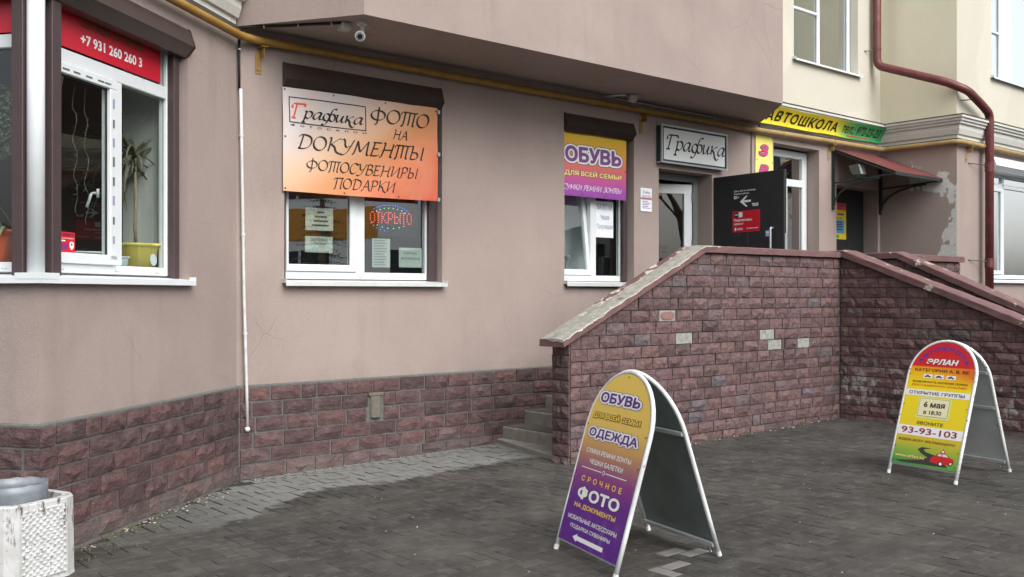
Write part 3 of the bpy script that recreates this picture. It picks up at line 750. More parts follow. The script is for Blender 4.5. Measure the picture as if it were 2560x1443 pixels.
def put(F, parent, d, a, b, z0, z1, kind, joint, rnd, top):
    j = joint / 2; a += j * rnd.uniform(.6, 1.3); b -= j * rnd.uniform(.6, 1.3); z0 += j * rnd.uniform(.7, 1.2); z1 -= j * rnd.uniform(.7, 1.2)
    if top:
        ta, tb = top(a), top(b)
        if max(ta, tb) <= z0 + .012: return
        if min(ta, tb) < z1:
            P = []
            for i in range(9):
                s = a + (b - a) * i / 8; P.append((s, min(z1, max(z0, top(s)))))
            P = [(a, z0), (b, z0)] + P[::-1]
            Q = []
            for p in P:
                if not Q or (abs(p[0] - Q[-1][0]) > 1e-4 or abs(p[1] - Q[-1][1]) > 1e-4): Q.append(p)
            if len(Q) > 1 and abs(Q[0][0] - Q[-1][0]) < 1e-4 and abs(Q[0][1] - Q[-1][1]) < 1e-4: Q.pop()
            if len(Q) < 3: return
            bm = B(); y = d + rnd.uniform(.005, .011)
            cx = sum(p[0] for p in Q) / len(Q); cz = sum(p[1] for p in Q) / len(Q)
            fr = [bm.verts.new(F.p(p[0], y - .004, p[1])) for p in Q]; bk = [bm.verts.new(F.p(p[0], d - .02, p[1])) for p in Q]
            c = bm.verts.new(F.p(cx, y + .006, cz)); n = len(Q)
            for i in range(n):
                k = (i + 1) % n; bm.faces.new((fr[i], fr[k], c)); bm.faces.new((fr[k], fr[i], bk[i], bk[k]))
            obj('brick', bm, MT[kind], parent); return
    me = rnd.choice(BM[kind]); o = bpy.data.objects.new('brick', me); C.objects.link(o)
    x = F.e1 if F.right else -F.e1; st = a if F.right else b
    if rnd.random() < .5:      # turned upside down for variety
        x = -x; st = b if F.right else a
        rot = Matrix((x, F.e2, Vector((0, 0, -1)))).transposed(); zz = z1
    else: rot = Matrix((x, F.e2, Vector((0, 0, 1)))).transposed(); zz = z0
    o.matrix_world = Matrix.Translation(F.p(st, d + rnd.uniform(-.002, .003), zz)) @ rot.to_4x4() @ Matrix.Diagonal((b - a, rnd.uniform(.55, 1.6), z1 - z0, 1))
    o.parent = parent
# plinth
bm = B()
k = .022; c = math.tan((math.pi - (TH - TA)) / 2 - math.pi / 2)   # kink between bay side and shop front (inward corner)
sweep(bm, [[FM.p(4.8, .024, z) for z in (-.3, .80)] + [FM.p(4.8, 0, .81)], [FM.p(.009, .024, z) for z in (-.3, .80)] + [FM.p(.0, 0, .81)],
           [FA.p(LA + .024, .024, z) for z in (-.3, .80)] + [FA.p(LA, 0, .81)], [FB.p(4.5, .024, z) for z in (-.3, .80)] + [FB.p(4.5, 0, .81)]], closed=False)
plinth = obj('plinth', bm, MT['mortar'], bld)
plinth['label'] = 'plinth of rock-faced maroon bricks with grey mortar joints'
VENT = (1.29, 1.47, .42, .67)
lay_bricks(FM, plinth, .026, .013, 4.6, .797, 7, .1335, .298, 'brick', .017, .02, skip=(VENT,), seed=3)
lay_bricks(FA, plinth, .026, .013, LA + .036, .797, 7, .1335, .298, 'brick', .017, .03, seed=5)
lay_bricks(FB, plinth, .026, -.026, 1.6, .797, 7, .1335, .298, 'brick', .017, .03, seed=7)
bm = B(); c0 = FM.p(1.385, .022, 0)
loft(bm, [c0 + Vector((0, 0, .43)) + (FM.e1 * math.cos(R(a)) * .062 + FM.e2 * math.sin(R(a)) * .04) for a in range(0, 181, 20)], [c0 + Vector((0, 0, .635)) + (FM.e1 * math.cos(R(a)) * .062 + FM.e2 * math.sin(R(a)) * .04) for a in range(0, 181, 20)])
box(bm, FM, 1.30, 1.46, .018, .05, .64, .667)
obj('vent_stub', bm, simple('ochre_asbestos_pipe', '#6a655a', .9, 0, .2, 20), plinth, smooth=False)
# ------------------------------------------------------------------ rooms behind the glass
def room(F, s0, s1, d0, d1, z0, z1, m, corner=False):
    bm = B(); hexa(bm, [F.p(s0, d0, z0), F.p(s1, d0, z0), F.p(s1, d1, z0), F.p(s0, d1, z0), F.p(s0, d0, z1), F.p(s1, d0, z1), F.p(s1, d1, z1), F.p(s0, d1, z1)])
    bm.faces.ensure_lookup_table()
    # open towards the street
    fr = max(bm.faces, key=lambda f: (f.calc_center_median() - F.o).dot(F.e2)); bm.faces.remove(fr)
    if corner: bm.faces.remove(max(bm.faces, key=lambda f: (f.calc_center_median() - F.o).dot(F.e1)))
    obj('interior', bm, m, bld)
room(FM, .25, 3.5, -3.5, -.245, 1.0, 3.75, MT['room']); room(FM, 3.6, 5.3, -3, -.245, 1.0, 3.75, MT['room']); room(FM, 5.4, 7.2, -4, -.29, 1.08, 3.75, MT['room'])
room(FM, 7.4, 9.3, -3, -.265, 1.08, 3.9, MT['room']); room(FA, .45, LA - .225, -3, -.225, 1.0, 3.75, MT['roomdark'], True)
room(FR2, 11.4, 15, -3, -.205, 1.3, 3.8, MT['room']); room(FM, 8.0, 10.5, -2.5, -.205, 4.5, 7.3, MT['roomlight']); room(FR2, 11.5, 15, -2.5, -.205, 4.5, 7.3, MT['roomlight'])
# pale pillar inside the bay
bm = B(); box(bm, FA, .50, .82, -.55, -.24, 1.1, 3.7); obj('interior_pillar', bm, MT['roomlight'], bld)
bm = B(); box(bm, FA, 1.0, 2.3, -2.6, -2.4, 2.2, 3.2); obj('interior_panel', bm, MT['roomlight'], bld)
# ------------------------------------------------------------------ windows
def window(F, bars, panes, m=None, gl='glass', off=0, name='window', depth=.06):
    """bars: (s0,s1,z0,z1,front) boxes of one frame; panes: (s0,s1,z0,z1,d)"""
    bm = B()
    for (a, b, c, e, d) in bars: 
        t = B(); box(t, F, a, b, d - depth, d, c, e); bevel(t, .005); me = bpy.data.meshes.new('x'); t.to_mesh(me); t.free(); bm.from_mesh(me); bpy.data.meshes.remove(me)
    w = obj(name, bm, m or MT['pvc'], bld)
    for (a, b, c, e, d) in panes:
        bm = B(); box(bm, F, a, b, d - .006, d, c, e); obj('pane', bm, MT[gl], w)
        bm = B()
        for q in ((a, a + .006, c, e), (b - .006, b, c, e), (a + .006, b - .006, c, c + .006), (a + .006, b - .006, e - .006, e)): box(bm, F, q[0], q[1], d - .001, d + .004, q[2], q[3])
        obj('gasket', bm, MT['black'], w)
    return w
def drains(F, w, ss, z, d):
    for s in ss:
        bm = B(); box(bm, F, s - .022, s + .022, d - .002, d + .006, z - .007, z + .007); bevel(bm, .003); obj('drain_cap', bm, MT['white'], w)
def sill(F, s0, s1, z, d0, out, parent, m='sill', lip=.028):
    bm = B(); pr = [(d0, z + .028), (d0, z + .022), (out - .004, z + .002), (out - .004, z - lip), (out, z - lip), (out, z + .008)]
    sweep(bm, [[F.p(s0, d, zz) for d, zz in pr], [F.p(s1, d, zz) for d, zz in pr]])
    for s in (s0, s1):
        box(bm, F, s - .002, s + .002, d0, out, z - .004, z + .034)
    return obj('sill', bm, MT[m], parent)
def shutter(F, s0, s1, d0, d1, z0, z1, m='brown'):
    bm = B(); t = z1 - z0; dp = d1 - d0
    pr = [(d0, z1), (d1 - .055, z1), (d1 - .042, z1 - .012), (d1, z0 + t * .36), (d1 - .07, z0), (d0, z0)]
    sweep(bm, [[F.p(s0, d, z) for d, z in pr], [F.p(s1, d, z) for d, z in pr]])
    o = obj('shutter_box', bm, MT[m], bld)
    pr = [(d1 - .052, z1 + .004), (d1 - .038, z1 - .01), (d1 + .005, z0 + t * .35), (d1 - .068, z0 - .004), (d0, z0 - .004), (d0, z1)]
    for s in (s0 - .012, s1):
        bm = B(); sweep(bm, [[F.p(s, d, z) for d, z in pr], [F.p(s + .012, d, z) for d, z in pr]]); obj('end_cap', bm, MT[m], o)
    bm = B(); sweep(bm, [[F.p(s, d1 + .0035 * math.cos(R(a)), z0 + t * .36 + .004 * math.sin(R(a))) for a in range(0, 360, 60)] for s in (s0 + .01, s1 - .01)]); obj('seam', bm, MT[m], o)
    return o
def rail(F, s0, s1, d0, d1, z0, z1, parent, m='brown_rail'):
    bm = B(); box(bm, F, s0, s1, d0, d1, z0, z1); bevel(bm, .004); return obj('shutter_rail', bm, MT[m], parent)
# photo shop window
D = -.13
w = window(FM, [(.47, .53, 1.735, 3.44, D), (.53, 2.10, 1.735, 1.805, D), (1.255, 1.365, 1.805, 3.44, D), (2.08, 2.14, 1.735, 3.44, D), (.53, 2.08, 3.38, 3.44, D),
                (.53, .555, 1.805, 3.38, D + .018), (1.195, 1.262, 1.808, 3.38, D + .018), (.555, 1.2, 1.808, 1.872, D + .018)],
           [(.553, 1.197, 1.87, 3.38, D - .01), (1.36, 2.085, 1.80, 3.38, D - .03)], depth=.07)
drains(FM, w, (.64, 1.32, 1.95), 1.762, D); sill(FM, .43, 2.205, 1.70, D + .005, .075, w)
sh = shutter(FM, .445, 2.15, -.12, .075, 3.43, 3.655); rail(FM, 2.09, 2.175, -.125, -.085, 1.73, 3.43, sh); rail(FM, .452, .475, -.125, -.02, 1.73, 3.43, sh)
# shoe shop window, left sash tilted in
D = -.17
w = window(FM, [(3.90, 3.945, 1.745, 3.45, D), (3.945, 5.0, 1.745, 1.815, D), (4.46, 4.555, 1.815, 3.45, D), (4.955, 5.0, 1.815, 3.45, D)],
           [(4.552, 4.958, 1.812, 3.42, D - .03)], depth=.06, gl='glass_clear')
drains(FM, w, (4.08, 4.5, 4.88), 1.78, D); sill(FM, 3.87, 5.03, 1.715, D + .005, .06, w)
bm = B()
def tilt(s, z, dd): return FM.p(s, D + .012 - (z - 1.82) * .115 + dd, z)
for a, b, c, e in ((3.93, 4.47, 1.82, 1.885), (3.93, 3.97, 1.885, 3.36), (4.41, 4.47, 1.885, 3.36), (3.93, 4.47, 3.36, 3.42)):
    hexa(bm, [tilt(a, c, -.05), tilt(b, c, -.05), tilt(b, c, 0), tilt(a, c, 0), tilt(a, e, -.05), tilt(b, e, -.05), tilt(b, e, 0), tilt(a, e, 0)])
sash = obj('tilted_sash', bm, MT['pvc'], w)
sash['label'] = 'white sash tilted inwards'
bm = B(); hexa(bm, [tilt(3.965, 1.88, -.03), tilt(4.415, 1.88, -.03), tilt(4.415, 1.88, -.024), tilt(3.965, 1.88, -.024), tilt(3.965, 3.365, -.03), tilt(4.415, 3.365, -.03), tilt(4.415, 3.365, -.024), tilt(3.965, 3.365, -.024)])
obj('pane', bm, MT['glass'], w)
sh = shutter(FM, 3.885, 4.99, -.14, .06, 3.425, 3.625); rail(FM, 4.96, 5.018, -.165, -.11, 1.75, 3.425, sh); rail(FM, 3.884, 3.902, -.165, -.11, 1.75, 3.425, sh)
bm = B(); box(bm, FM, 4.2, 4.86, -.52, -.51, 1.75, 3.5); bl = obj('blind', bm, MT['blind'], w)
# bay window, side
D = -.12
w = window(FA, [(.86, .905, 1.735, 3.62, D), (.905, 2.28, 1.735, 1.80, D), (1.485, 1.575, 1.80, 3.10, D), (.905, 2.28, 3.10, 3.195, D), (2.24, 2.28, 1.80, 3.10, D), (2.24, 2.28, 3.195, 3.62, D), (.905, 2.24, 3.58, 3.62, D)],
           [(.90, 1.49, 1.797, 3.105, D - .03), (.90, 2.245, 3.19, 3.585, D - .03)], depth=.07, gl='glass_clear')
bm = B()
for a, b, c, e in ((2.205, 2.238, 1.835, 3.03), (1.577, 1.655, 1.835, 3.03), (1.577, 2.238, 1.80, 1.835 + .035), (1.577, 2.238, 3.03, 3.098)): 
    t = B(); box(t, FA, a, b, D - .05, D + .022, c, e); bevel(t, .005); me = bpy.data.meshes.new('x'); t.to_mesh(me); t.free(); bm.from_mesh(me); bpy.data.meshes.remove(me)
sash = obj('sash', bm, MT['pvc'], w)
bm = B(); box(bm, FA, 1.652, 2.208, D - .02, D - .014, 1.868, 3.033); obj('pane', bm, MT['glass_clear'], w)
bm = B()
for q in ((1.655, 1.667, 1.87, 3.03), (2.195, 2.205, 1.87, 3.03), (1.667, 2.195, 3.02, 3.03)): box(bm, FA, q[0], q[1], D - .012, D - .004, q[2], q[3])
obj('gasket', bm, MT['black'], w)
# leftover protective film marks on the sash
for z in [1.95 + .135 * i for i in range(8)]:
    P = lambda x, y, d, z=z: FA.p(1.618 - x, D + .0225 + d, z + y)
    rect(w, P, -.012, .010, 0, .05 + .02 * (i_ := random.random()), MT['film'] if random.random() < .5 else MT['ink_soft'], .0015, 'film_mark')
for s in (2.17, 2.06, 1.93, 1.80, 1.72):
    P = lambda x, y, d, s=s: FA.p(s - x, D + .0225 + d, 3.058 + y)
    rect(w, P, 0, .07, -.005, .006, MT['ink_soft'], .0015, 'film_mark')
drains(FA, w, (2.15, 1.55, 1.05), 1.765, D)
bm = B(); tube(bm, fillet([FA.p(1.69, -.17, 2.30), FA.p(1.69, -.215, 2.30), FA.p(1.70, -.22, 2.29), FA.p(1.745, -.22, 2.20)], .02), .010, 8); box(bm, FA, 1.678, 1.702, -.176, -.168, 2.27, 2.33); obj('handle', bm, MT['white'], w, smooth=True)
sill(FA, .77, LA + .055, 1.695, D, .055, w, 'pvc', .03)
sh = shutter(FA, .80, LA - .10, -.11, .06, 3.44, 3.66); rail(FA, .82, .895, -.115, -.06, 1.715, 3.46, sh); rail(FA, 2.285, 2.375, -.115, -.02, 1.715, 3.7, sh)
# bay window, front
w = window(FB, [(.12, 1.65, 1.735, 1.80, -.12), (.12, 1.65, 3.14, 3.225, -.12), (.9, .98, 1.80, 3.14, -.12), (1.6, 1.65, 1.8, 3.6, -.12)], [(.12, .905, 1.797, 3.145, -.15), (.975, 1.605, 1.797, 3.145, -.15), (.12, 1.6, 3.22, 3.62, -.15)], gl='glass_clear')
rail(FB, .125, .205, -.115, -.02, 1.715, 3.7, w); drains(FB, w, (.33,), 1.765, -.12)
sill(FB, -.055, 1.8, 1.695, -.12, .055, w, 'pvc', .03)
sh = shutter(FB, .10, 1.75, -.11, .06, 3.45, 3.66)
bm = B(); cpt = FA.p(LA - .075, -.075, 0); tube(bm, [cpt + Vector((0, 0, 1.70)), cpt + Vector((0, 0, 3.9))], .052, 16); obj('corner_post', bm, MT['pvc'], bld, smooth=True)
# glazed door of the driving school landing
D = -.2
w = window(FM, [(7.86, 8.0, 1.09, 3.66, D), (8.0, 9.0 - .1, 3.56, 3.66, D), (8.86, 8.97, 1.09, 3.66, D), (8.0, 8.86, 3.15, 3.255, D), (8.415, 8.48, 1.09, 3.15, D), (8.0, 8.86, 1.09, 1.25, D)], [(8.0, 8.87, 3.25, 3.57, D - .03), (7.99, 8.42, 1.25, 3.155, D - .03), (8.475, 8.865, 1.25, 3.155, D - .03)], depth=.06)
# bay shop window at the right
D = -.12
w = window(FR2, [(11.74, 11.8, 1.84, 3.5, D), (11.8, 13.9, 1.84, 1.905, D), (12.50, 12.57, 1.905, 3.5, D), (13.83, 13.9, 1.84, 3.5, D), (11.8, 13.83, 3.29, 3.36, D), (11.8, 13.83, 3.46, 3.5, D)], [(12.565, 13.835, 1.9, 3.295, D - .03), (11.795, 13.835, 3.355, 3.465, D - .03)], depth=.06)
t = []
window(FR2, [(11.80, 11.86, 1.91, 3.285, D + .02), (12.42, 12.49, 1.91, 3.285, D + .02), (11.86, 12.42, 1.91, 1.97, D + .02), (11.86, 12.42, 3.225, 3.285, D + .02)], [(11.855, 12.425, 1.965, 3.23, D - .01)])
sill(FR2, 11.68, 13.95, 1.80, D, .06, w, 'pvc'); shutter(FR2, 11.74, 13.9, -.12, .12, 3.50, 3.715, 'pvc')
# upper windows
D = -.13
w = window(FM, [(8.40, 8.44, 4.95, 7, D), (9.14, 9.205, 4.95, 7, D), (9.96, 10.03, 4.95, 7, D), (8.44, 9.96, 4.95, 5.0, D), (8.44, 9.14, 5.705, 5.745, D)], [(8.44, 9.145, 4.995, 7, D - .03), (9.2, 9.965, 4.995, 7, D - .03)])
sill(FM, 8.30, 10.09, 4.915, D, .06, w, 'pvc', .02)
w = window(FR2, [(11.86, 11.9, 4.98, 7, D), (12.42, 12.86, 4.98, 7, D), (11.9, 12.42, 4.98, 5.03, D), (11.9, 12.42, 5.735, 5.775, D), (12.86, 14.1, 4.98, 5.03, D)], [(11.9, 12.425, 5.02, 7, D - .03), (12.855, 14.1, 5.02, 7, D - .03)])
sill(FR2, 11.80, 14.2, 4.95, D, .06, w, 'pvc', .02)
# ------------------------------------------------------------------ doors
# inner shop door standing ajar, grey frame round it
D = -.22
bm = B()
for a, b, c, e in ((5.475, 5.53, 1.09, 3.05), (6.40, 6.495, 1.09, 3.13), (5.475, 6.40, 3.05, 3.13)): box(bm, FM, a, b, D - .06, D, c, e)
dfr = obj('door_frame', bm, MT['doorgrey'], bld)
sw = R(22); h0 = FM.p(6.39, D - .02, 0)
e1 = (FM.e1 * -math.cos(sw) + FM.e2 * -math.sin(sw)); e2 = (FM.e2 * math.cos(sw) - FM.e1 * math.sin(sw))
FD = Frame((h0.x, h0.y), (e1.x, e1.y), (e2.x, e2.y))
bm = B()
for a, b, c, e in ((0, .11, 1.1, 3.02), (.75, .86, 1.1, 3.02), (.11, .75, 2.90, 3.02), (.11, .75, 1.1, 1.35)): box(bm, FD, a, b, -.05, 0, c, e)
dr = obj('inner_door', bm, MT['pvc'], bld)
bm = B(); box(bm, FD, .105, .755, -.03, -.024, 1.345, 2.905); obj('pane', bm, MT['glass_clear'], dr)
bm = B()
for z in (1.5, 2.2, 2.8): disc(bm, FD.p(-.004, .012, z), (0, 0, 1), .011, .11, 8)
obj('hinge', bm, MT['steel'], dr)
# driving-school door
bm = B(); box(bm, FM, 9.45, 10.615, -.29, -.24, 1.09, 3.21); obj('school_door', bm, MT['doorblack'], bld)
# heavy outer door folded back
sw = R(4); FO = Frame((FM.p(6.53, .0, 0).x, FM.p(6.53, 0, 0).y), (FM.e2 * math.cos(sw) + FM.e1 * -math.sin(sw))[:2], (-FM.e1 * math.cos(sw) - FM.e2 * math.sin(sw))[:2])
bm = B(); box(bm, FO, .0, 1.12, -.05, 0, 1.11, 3.10); bevel(bm, .006); od = obj('outer_door', bm, MT['doorblack'], bld)
od['label'] = 'black steel outer door folded open with posters on it'
bm = B(); tube(bm, fillet([FO.p(.955, 0, 2.40), FO.p(.955, .05, 2.40), FO.p(.955, .05, 2.0), FO.p(.955, 0, 2.0)], .02), .014, 8); obj('handle', bm, MT['alu'], od, smooth=True)
bm = B(); box(bm, FO, 1.122, 1.128, -.05, -.01, 1.5, 2.33); obj('edge_strip', bm, MT['alu'], od)

# ================================================================== ENTRANCE STAIRS
VP = 1.45; VT = 1.21; UP0, UP1 = 2.58, 7.13
stairs = thing('entrance_staircase', 'brick-faced entrance steps and landing with maroon sloping copings', 'staircase', FM.p(5, .7, .05))
LZ = 1.085
for k in range(7):
    z = .215 + .145 * k; u0 = 2.95 + .305 * k; zb = -.1 if k == 0 else z - .145 - .02
    bm = B(); box(bm, FM, u0, u0 + (.36 if k < 6 else .3), .03, VT + .005, zb, z - .008); bevel(bm, .012, 2)
    for f in bm.faces: pass
    st = obj('step', bm, MT['concrete'], stairs)
    bm = B(); box(bm, FM, u0 + .016, u0 + (.34 if k < 6 else .3), .032, VT + .004, z - .03, z - .002); obj('tread', bm, MT['tread'], st)
bm = B(); hexa(bm, [FM.p(2.88, .03, -.1), FM.p(2.97, .03, -.1), FM.p(2.97, VT, -.1), FM.p(2.60, VT, -.1), FM.p(2.88, .03, .085), FM.p(2.97, .03, .085), FM.p(2.97, VT, .085), FM.p(2.60, VT, .085)]); bevel(bm, .01); obj('kerb_slab', bm, MT['concrete'], stairs)
bm = B(); box(bm, FM, 4.9, 10.68, .004, VP - .03, .6, LZ); obj('landing', bm, MT['tread'], stairs)
def ctop(s): return min(1.175 + .452 * (s - 2.60), 2.035)
SL = 2.60 + (2.035 - 1.175) / .452
# front parapet
bm = B(); pr = [(UP0, -.2), (UP1 + .2, -.2), (UP1 + .2, 2.035), (SL, 2.035), (UP0, ctop(UP0))]
loft(bm, [FM.p(s, VT, z) for s, z in pr], [FM.p(s, VP - .012, z) for s, z in pr]); par = obj('parapet_wall', bm, MT['mortar_dark'], stairs)
par['label'] = 'long parapet wall of rock-faced bricks beside the steps'
HOLES = [(3.805, 4.065, 1.376, 1.50), (4.07, 4.335, 1.135, 1.245), (5.50, 5.775, 1.135, 1.245), (5.65, 5.915, 1.018, 1.128), (6.23, 6.485, 1.018, 1.128)]
RH = .1175; ZT = 2.026
rowz = lambda z: ZT - RH * math.floor((ZT - z) / RH)
HOLES = [(a, b, rowz((c + e) / 2) - RH, rowz((c + e) / 2)) for a, b, c, e in HOLES]
lay_bricks(FM, par, VP - .008, UP0 + .005, UP1 - .006, ZT, 18, RH, .247, 'brick_stair', .010, .06, top=lambda s: ctop(s) + .01, skip=HOLES, seed=21)
FE = Frame((FM.p(UP0, VT, 0).x, FM.p(UP0, VT, 0).y), N, (-U[0], -U[1]))
lay_bricks(FE, par, .003, .004, VP - VT - .006, ctop(UP0) - .012, 11, RH, .25, 'brick_stair', .012, .0, seed=4)
for i, (a, b, c, e) in enumerate(HOLES):
    bm = B(); P = lambda x, y, d: FM.p(x, VP - .011 + d, y)
    nx, nz = 6, 4; g = [[bm.verts.new(P(a + .006 + (b - a - .012) * x / nx, c + .005 + (e - c - .01) * y / nz, .004 + random.uniform(0, .004))) for x in range(nx + 1)] for y in range(nz + 1)]
    for y in range(nz):
        for x in range(nx): bm.faces.new((g[y][x], g[y][x + 1], g[y + 1][x + 1], g[y + 1][x]))
    pt = obj('bare_mortar_patch', bm, MT['mortar_light'], par)
    if i == 0:
        bm = B(); cx, cz = (a + b) / 2 + .01, (c + e) / 2
        loft(bm, [P(cx + .105 * math.copysign(abs(math.cos(R(t))) ** .6, math.cos(R(t))), cz + .042 * math.copysign(abs(math.sin(R(t))) ** .6, math.sin(R(t))), .004) for t in range(0, 360, 15)], [P(cx + .1 * math.copysign(abs(math.cos(R(t))) ** .6, math.cos(R(t))), cz + .038 * math.copysign(abs(math.sin(R(t))) ** .6, math.sin(R(t))), .012) for t in range(0, 360, 15)])
        obj('brick_remnant', bm, simple('pink_brick_remnant', '#84655f', .9, 0, .15, 30, .4, 60), par)
# copings: swept profile with a little camber; wear is carried per vertex
def coping_run(F, path, d0, d1, th, m, parent, wear=None, seg=.08, label=None):
    """path: (s,z of the underside)"""
    pts = []
    for (a, za), (b, zb) in zip(path, path[1:]):
        n = max(2, int(abs(b - a) / seg))
        for i in range(n): pts.append((a + (b - a) * i / n, za + (zb - za) * i / n))
    pts.append(path[-1]); bm = B(); wl = bm.verts.layers.float.new('wear'); rings = []
    prof = [(d0, 0), (d1, 0), (d1, th * .5), (d1, th - .008), (d1 - .01, th), ((d0 + d1) / 2 + .04, th + .008), ((d0 + d1) / 2, th + .008), ((d0 + d1) / 2 - .04, th + .006), (d0 + .01, th), (d0, th - .01)]
    for s, z in pts:
        r = []
        for k, (d, h) in enumerate(prof):
            j = random.uniform(-.003, .003)
            v = bm.verts.new(F.p(s + j, d + j * .6, z + h + j)); v[wl] = wear(s, d, h / th, k) if wear else 0; r.append(v)
        rings.append(r)
    n = len(prof)
    for a, b in zip(rings, rings[1:]):
        for i in range(n): bm.faces.new((a[i], a[(i + 1) % n], b[(i + 1) % n], b[i]))
    bm.faces.new(rings[0]); bm.faces.new(rings[-1][::-1])
    return obj('coping', bm, m, parent)
def wr(s, d, h, k):
    # bare concrete along the middle of the slope, most of all at its foot
    if s > SL + .25: return .18 if k in (3, 4) else .05
    foot = max(0, 1 - (s - 2.42) / 1.0)
    if k in (5, 6): return .9
    if k == 4: return .72
    if k in (7, 8): return .38 + foot * .55
    if k == 3: return .5
    if k == 2: return .12 + foot * .25
    return .1 + foot * .15
coping_run(FM, [(2.46, ctop(2.46)), (SL, 2.035), (UP1 - .05, 2.04)], VT - .05, VP + .04, .070, MT['coping_worn'], stairs, wr)
# parapet of the flight that comes out towards the street
FP = FN(UP1); SLP = .387
def ntop(v): return min(2.05, 2.06 - SLP * (v - 1.5))
VE = 4.3
bm = B(); pr = [(VP - .24, -.2), (VE, -.2), (VE, ntop(VE)), (1.5, 2.05), (VP - .24, 2.05)]
loft(bm, [FP.p(v, -.012, z) for v, z in pr], [FP.p(v, -.24, z) for v, z in pr]); par2 = obj('parapet_wall', bm, MT['mortar_dark'], stairs)
par2['label'] = 'brick parapet sloping down towards the street'
lay_bricks(FP, par2, -.009, VP + .004, VE, ZT, 18, RH, .247, 'brick_dark', .010, .05, top=lambda v: ntop(v) + .008, seed=31)
coping_run(FP, [(VP - .26, 2.04), (1.5, 2.05), (VE + .06, ntop(VE + .06))], -.29, .045, .08, MT['coping'], stairs)
# second parapet across the landing
U2 = 8.2; FQ = FN(U2)
def qtop(v): return min(2.055, 2.055 - .444 * (v - 1.62))
bm = B(); pr = [(VP - .24, .3), (VE, -.2), (VE, qtop(VE)), (1.62, 2.055), (VP - .24, 2.055)]
loft(bm, [FQ.p(v, -.012, z) for v, z in pr], [FQ.p(v, -.24, z) for v, z in pr]); par3 = obj('parapet_wall', bm, MT['mortar_dark'], stairs)
par3['label'] = 'far brick parapet of the street flight'
lay_bricks(FQ, par3, -.009, VP - .23, VE, ZT + .012, 12, RH, .247, 'brick_dark', .010, .05, top=lambda v: qtop(v) + .008, seed=41)
coping_run(FQ, [(VP - .30, 2.05), (1.62, 2.055), (VE + .06, qtop(VE + .06))], -.29, .045, .08, MT['coping'], stairs)
bm = B(); box(bm, FM, U2 + .2, 10.28, VP - .24, VP - .012, -.2, 2.05); par4 = obj('parapet_wall', bm, MT['mortar_dark'], stairs)
lay_bricks(FM, par4, VP - .008, U2 + .25, 10.28, ZT + .012, 8, RH, .247, 'brick_stair', .010, .05, seed=43)
coping_run(FM, [(U2 + .26, 2.05), (10.33, 2.05)], VP - .29, VP + .045, .08, MT['coping'], stairs)
for k in range(8):
    z = LZ - .135 * (k + 1); v0 = VP + .31 * k
    bm = B(); box(bm, FM, UP1 + .24, U2 + .005, v0 - .02, v0 + .33, -.2, z); obj('step', bm, MT['concrete'], stairs)

# ================================================================== PIPES AND CABLES
gas = thing('gas_pipe', 'yellow ochre gas pipe running round the wall under the oriel and cornice', 'pipe', FM.p(.4, .07, 3.4))
c = .07
pth = [FA.p(3.2, c, 3.79), FA.p(LA * 0 + .06, c, 3.80), FM.p(.16, c, 3.795), FM.p(3.2, c, 3.785), FM.p(6.99, c, 3.795)]
bm = B(); tube(bm, fillet(pth, .10), .035, 12); obj('pipe_run', bm, MT['pipe'], gas, smooth=True)
bm = B(); tube(bm, fillet([FM.p(6.95, c, 3.795), FM.p(8.96, c, 3.825), FM.p(UR - c, c, 3.845), FM.p(UR - c, VR + c, 3.835), FM.p(18, VR + c, 3.83)], .10), .0385, 12); obj('pipe_run', bm, MT['pipe_old'], gas, smooth=True)
def bracket(F, s, z, m):
    bm = B(); box(bm, F, s - .028, s + .028, 0, .006, z - .27, z - .09); box(bm, F, s + .012, s + .018, .006, .09, z - .13, z - .04); box(bm, F, s - .012, s + .05, .004, .105, z - .046, z - .038)
    o = obj('bracket', bm, MT[m], gas)
    bm = B(); disc(bm, F.p(s, .006, z - .23), F.e2, .012, .009, 8); obj('bolt', bm, MT['steel'], o)
    bm = B(); tube(bm, [F.p(s + .02, .07 + .043 * math.cos(R(t)), z + .043 * math.sin(R(t))) for t in range(-40, 221, 20)], .004, 5); obj('pipe_clip', bm, MT[m], o)
bracket(FM, .20, 3.79, 'pipe'); bracket(FM, 5.14, 3.79, 'pipe'); bracket(FM, 9.22, 3.83, 'pipe_old'); bracket(FR2, 10.98, 3.835, 'pipe_old')
con = thing('cable_conduit', 'thin white conduit pipe running down the wall beside the corner', 'conduit', FM.p(.075, .05, .43))
pc = [FM.p(.018, .045, 3.36), FM.p(.03, .04, 2.8), FM.p(.052, .036, 1.6), FM.p(.07, .05, .78), FM.p(.075, .052, .44)]
bm = B(); tube(bm, pc, .0135, 10); obj('tube', bm, MT['white'], con, smooth=True)
bm = B(); bmesh.ops.create_uvsphere(bm, u_segments=12, v_segments=8, radius=.024, matrix=Matrix.Translation(FM.p(.075, .052, .435))); obj('end_knob', bm, MT['white'], con, smooth=True)
for z in (2.95, 2.1, 1.25):
    bm = B(); f = (3.36 - z) / 2.9; disc(bm, FM.p(.018 + .057 * f, .040, z), (0, 0, 1), .019, .02, 10); obj('clip', bm, MT['white'], con)
cab = thing('camera_cable', 'black cable from the camera along the soffit and down the wall corner', 'cable', FM.p(.02, .03, 3.36))
pts = [(.012, .03, 3.35), (.010, .03, 3.60), (.012, .028, 3.80), (.02, .06, 3.885), (.16, .20, 3.888), (.3, .36, 3.884), (.42, .5, 3.888), (.55, .66, 3.884), (.60, .72, 3.888)]
bm = B(); tube(bm, fillet([uvw(*p) for p in pts], .04, 3), .0115, 8); obj('cable_sheath', bm, MT['black'], cab, smooth=True)
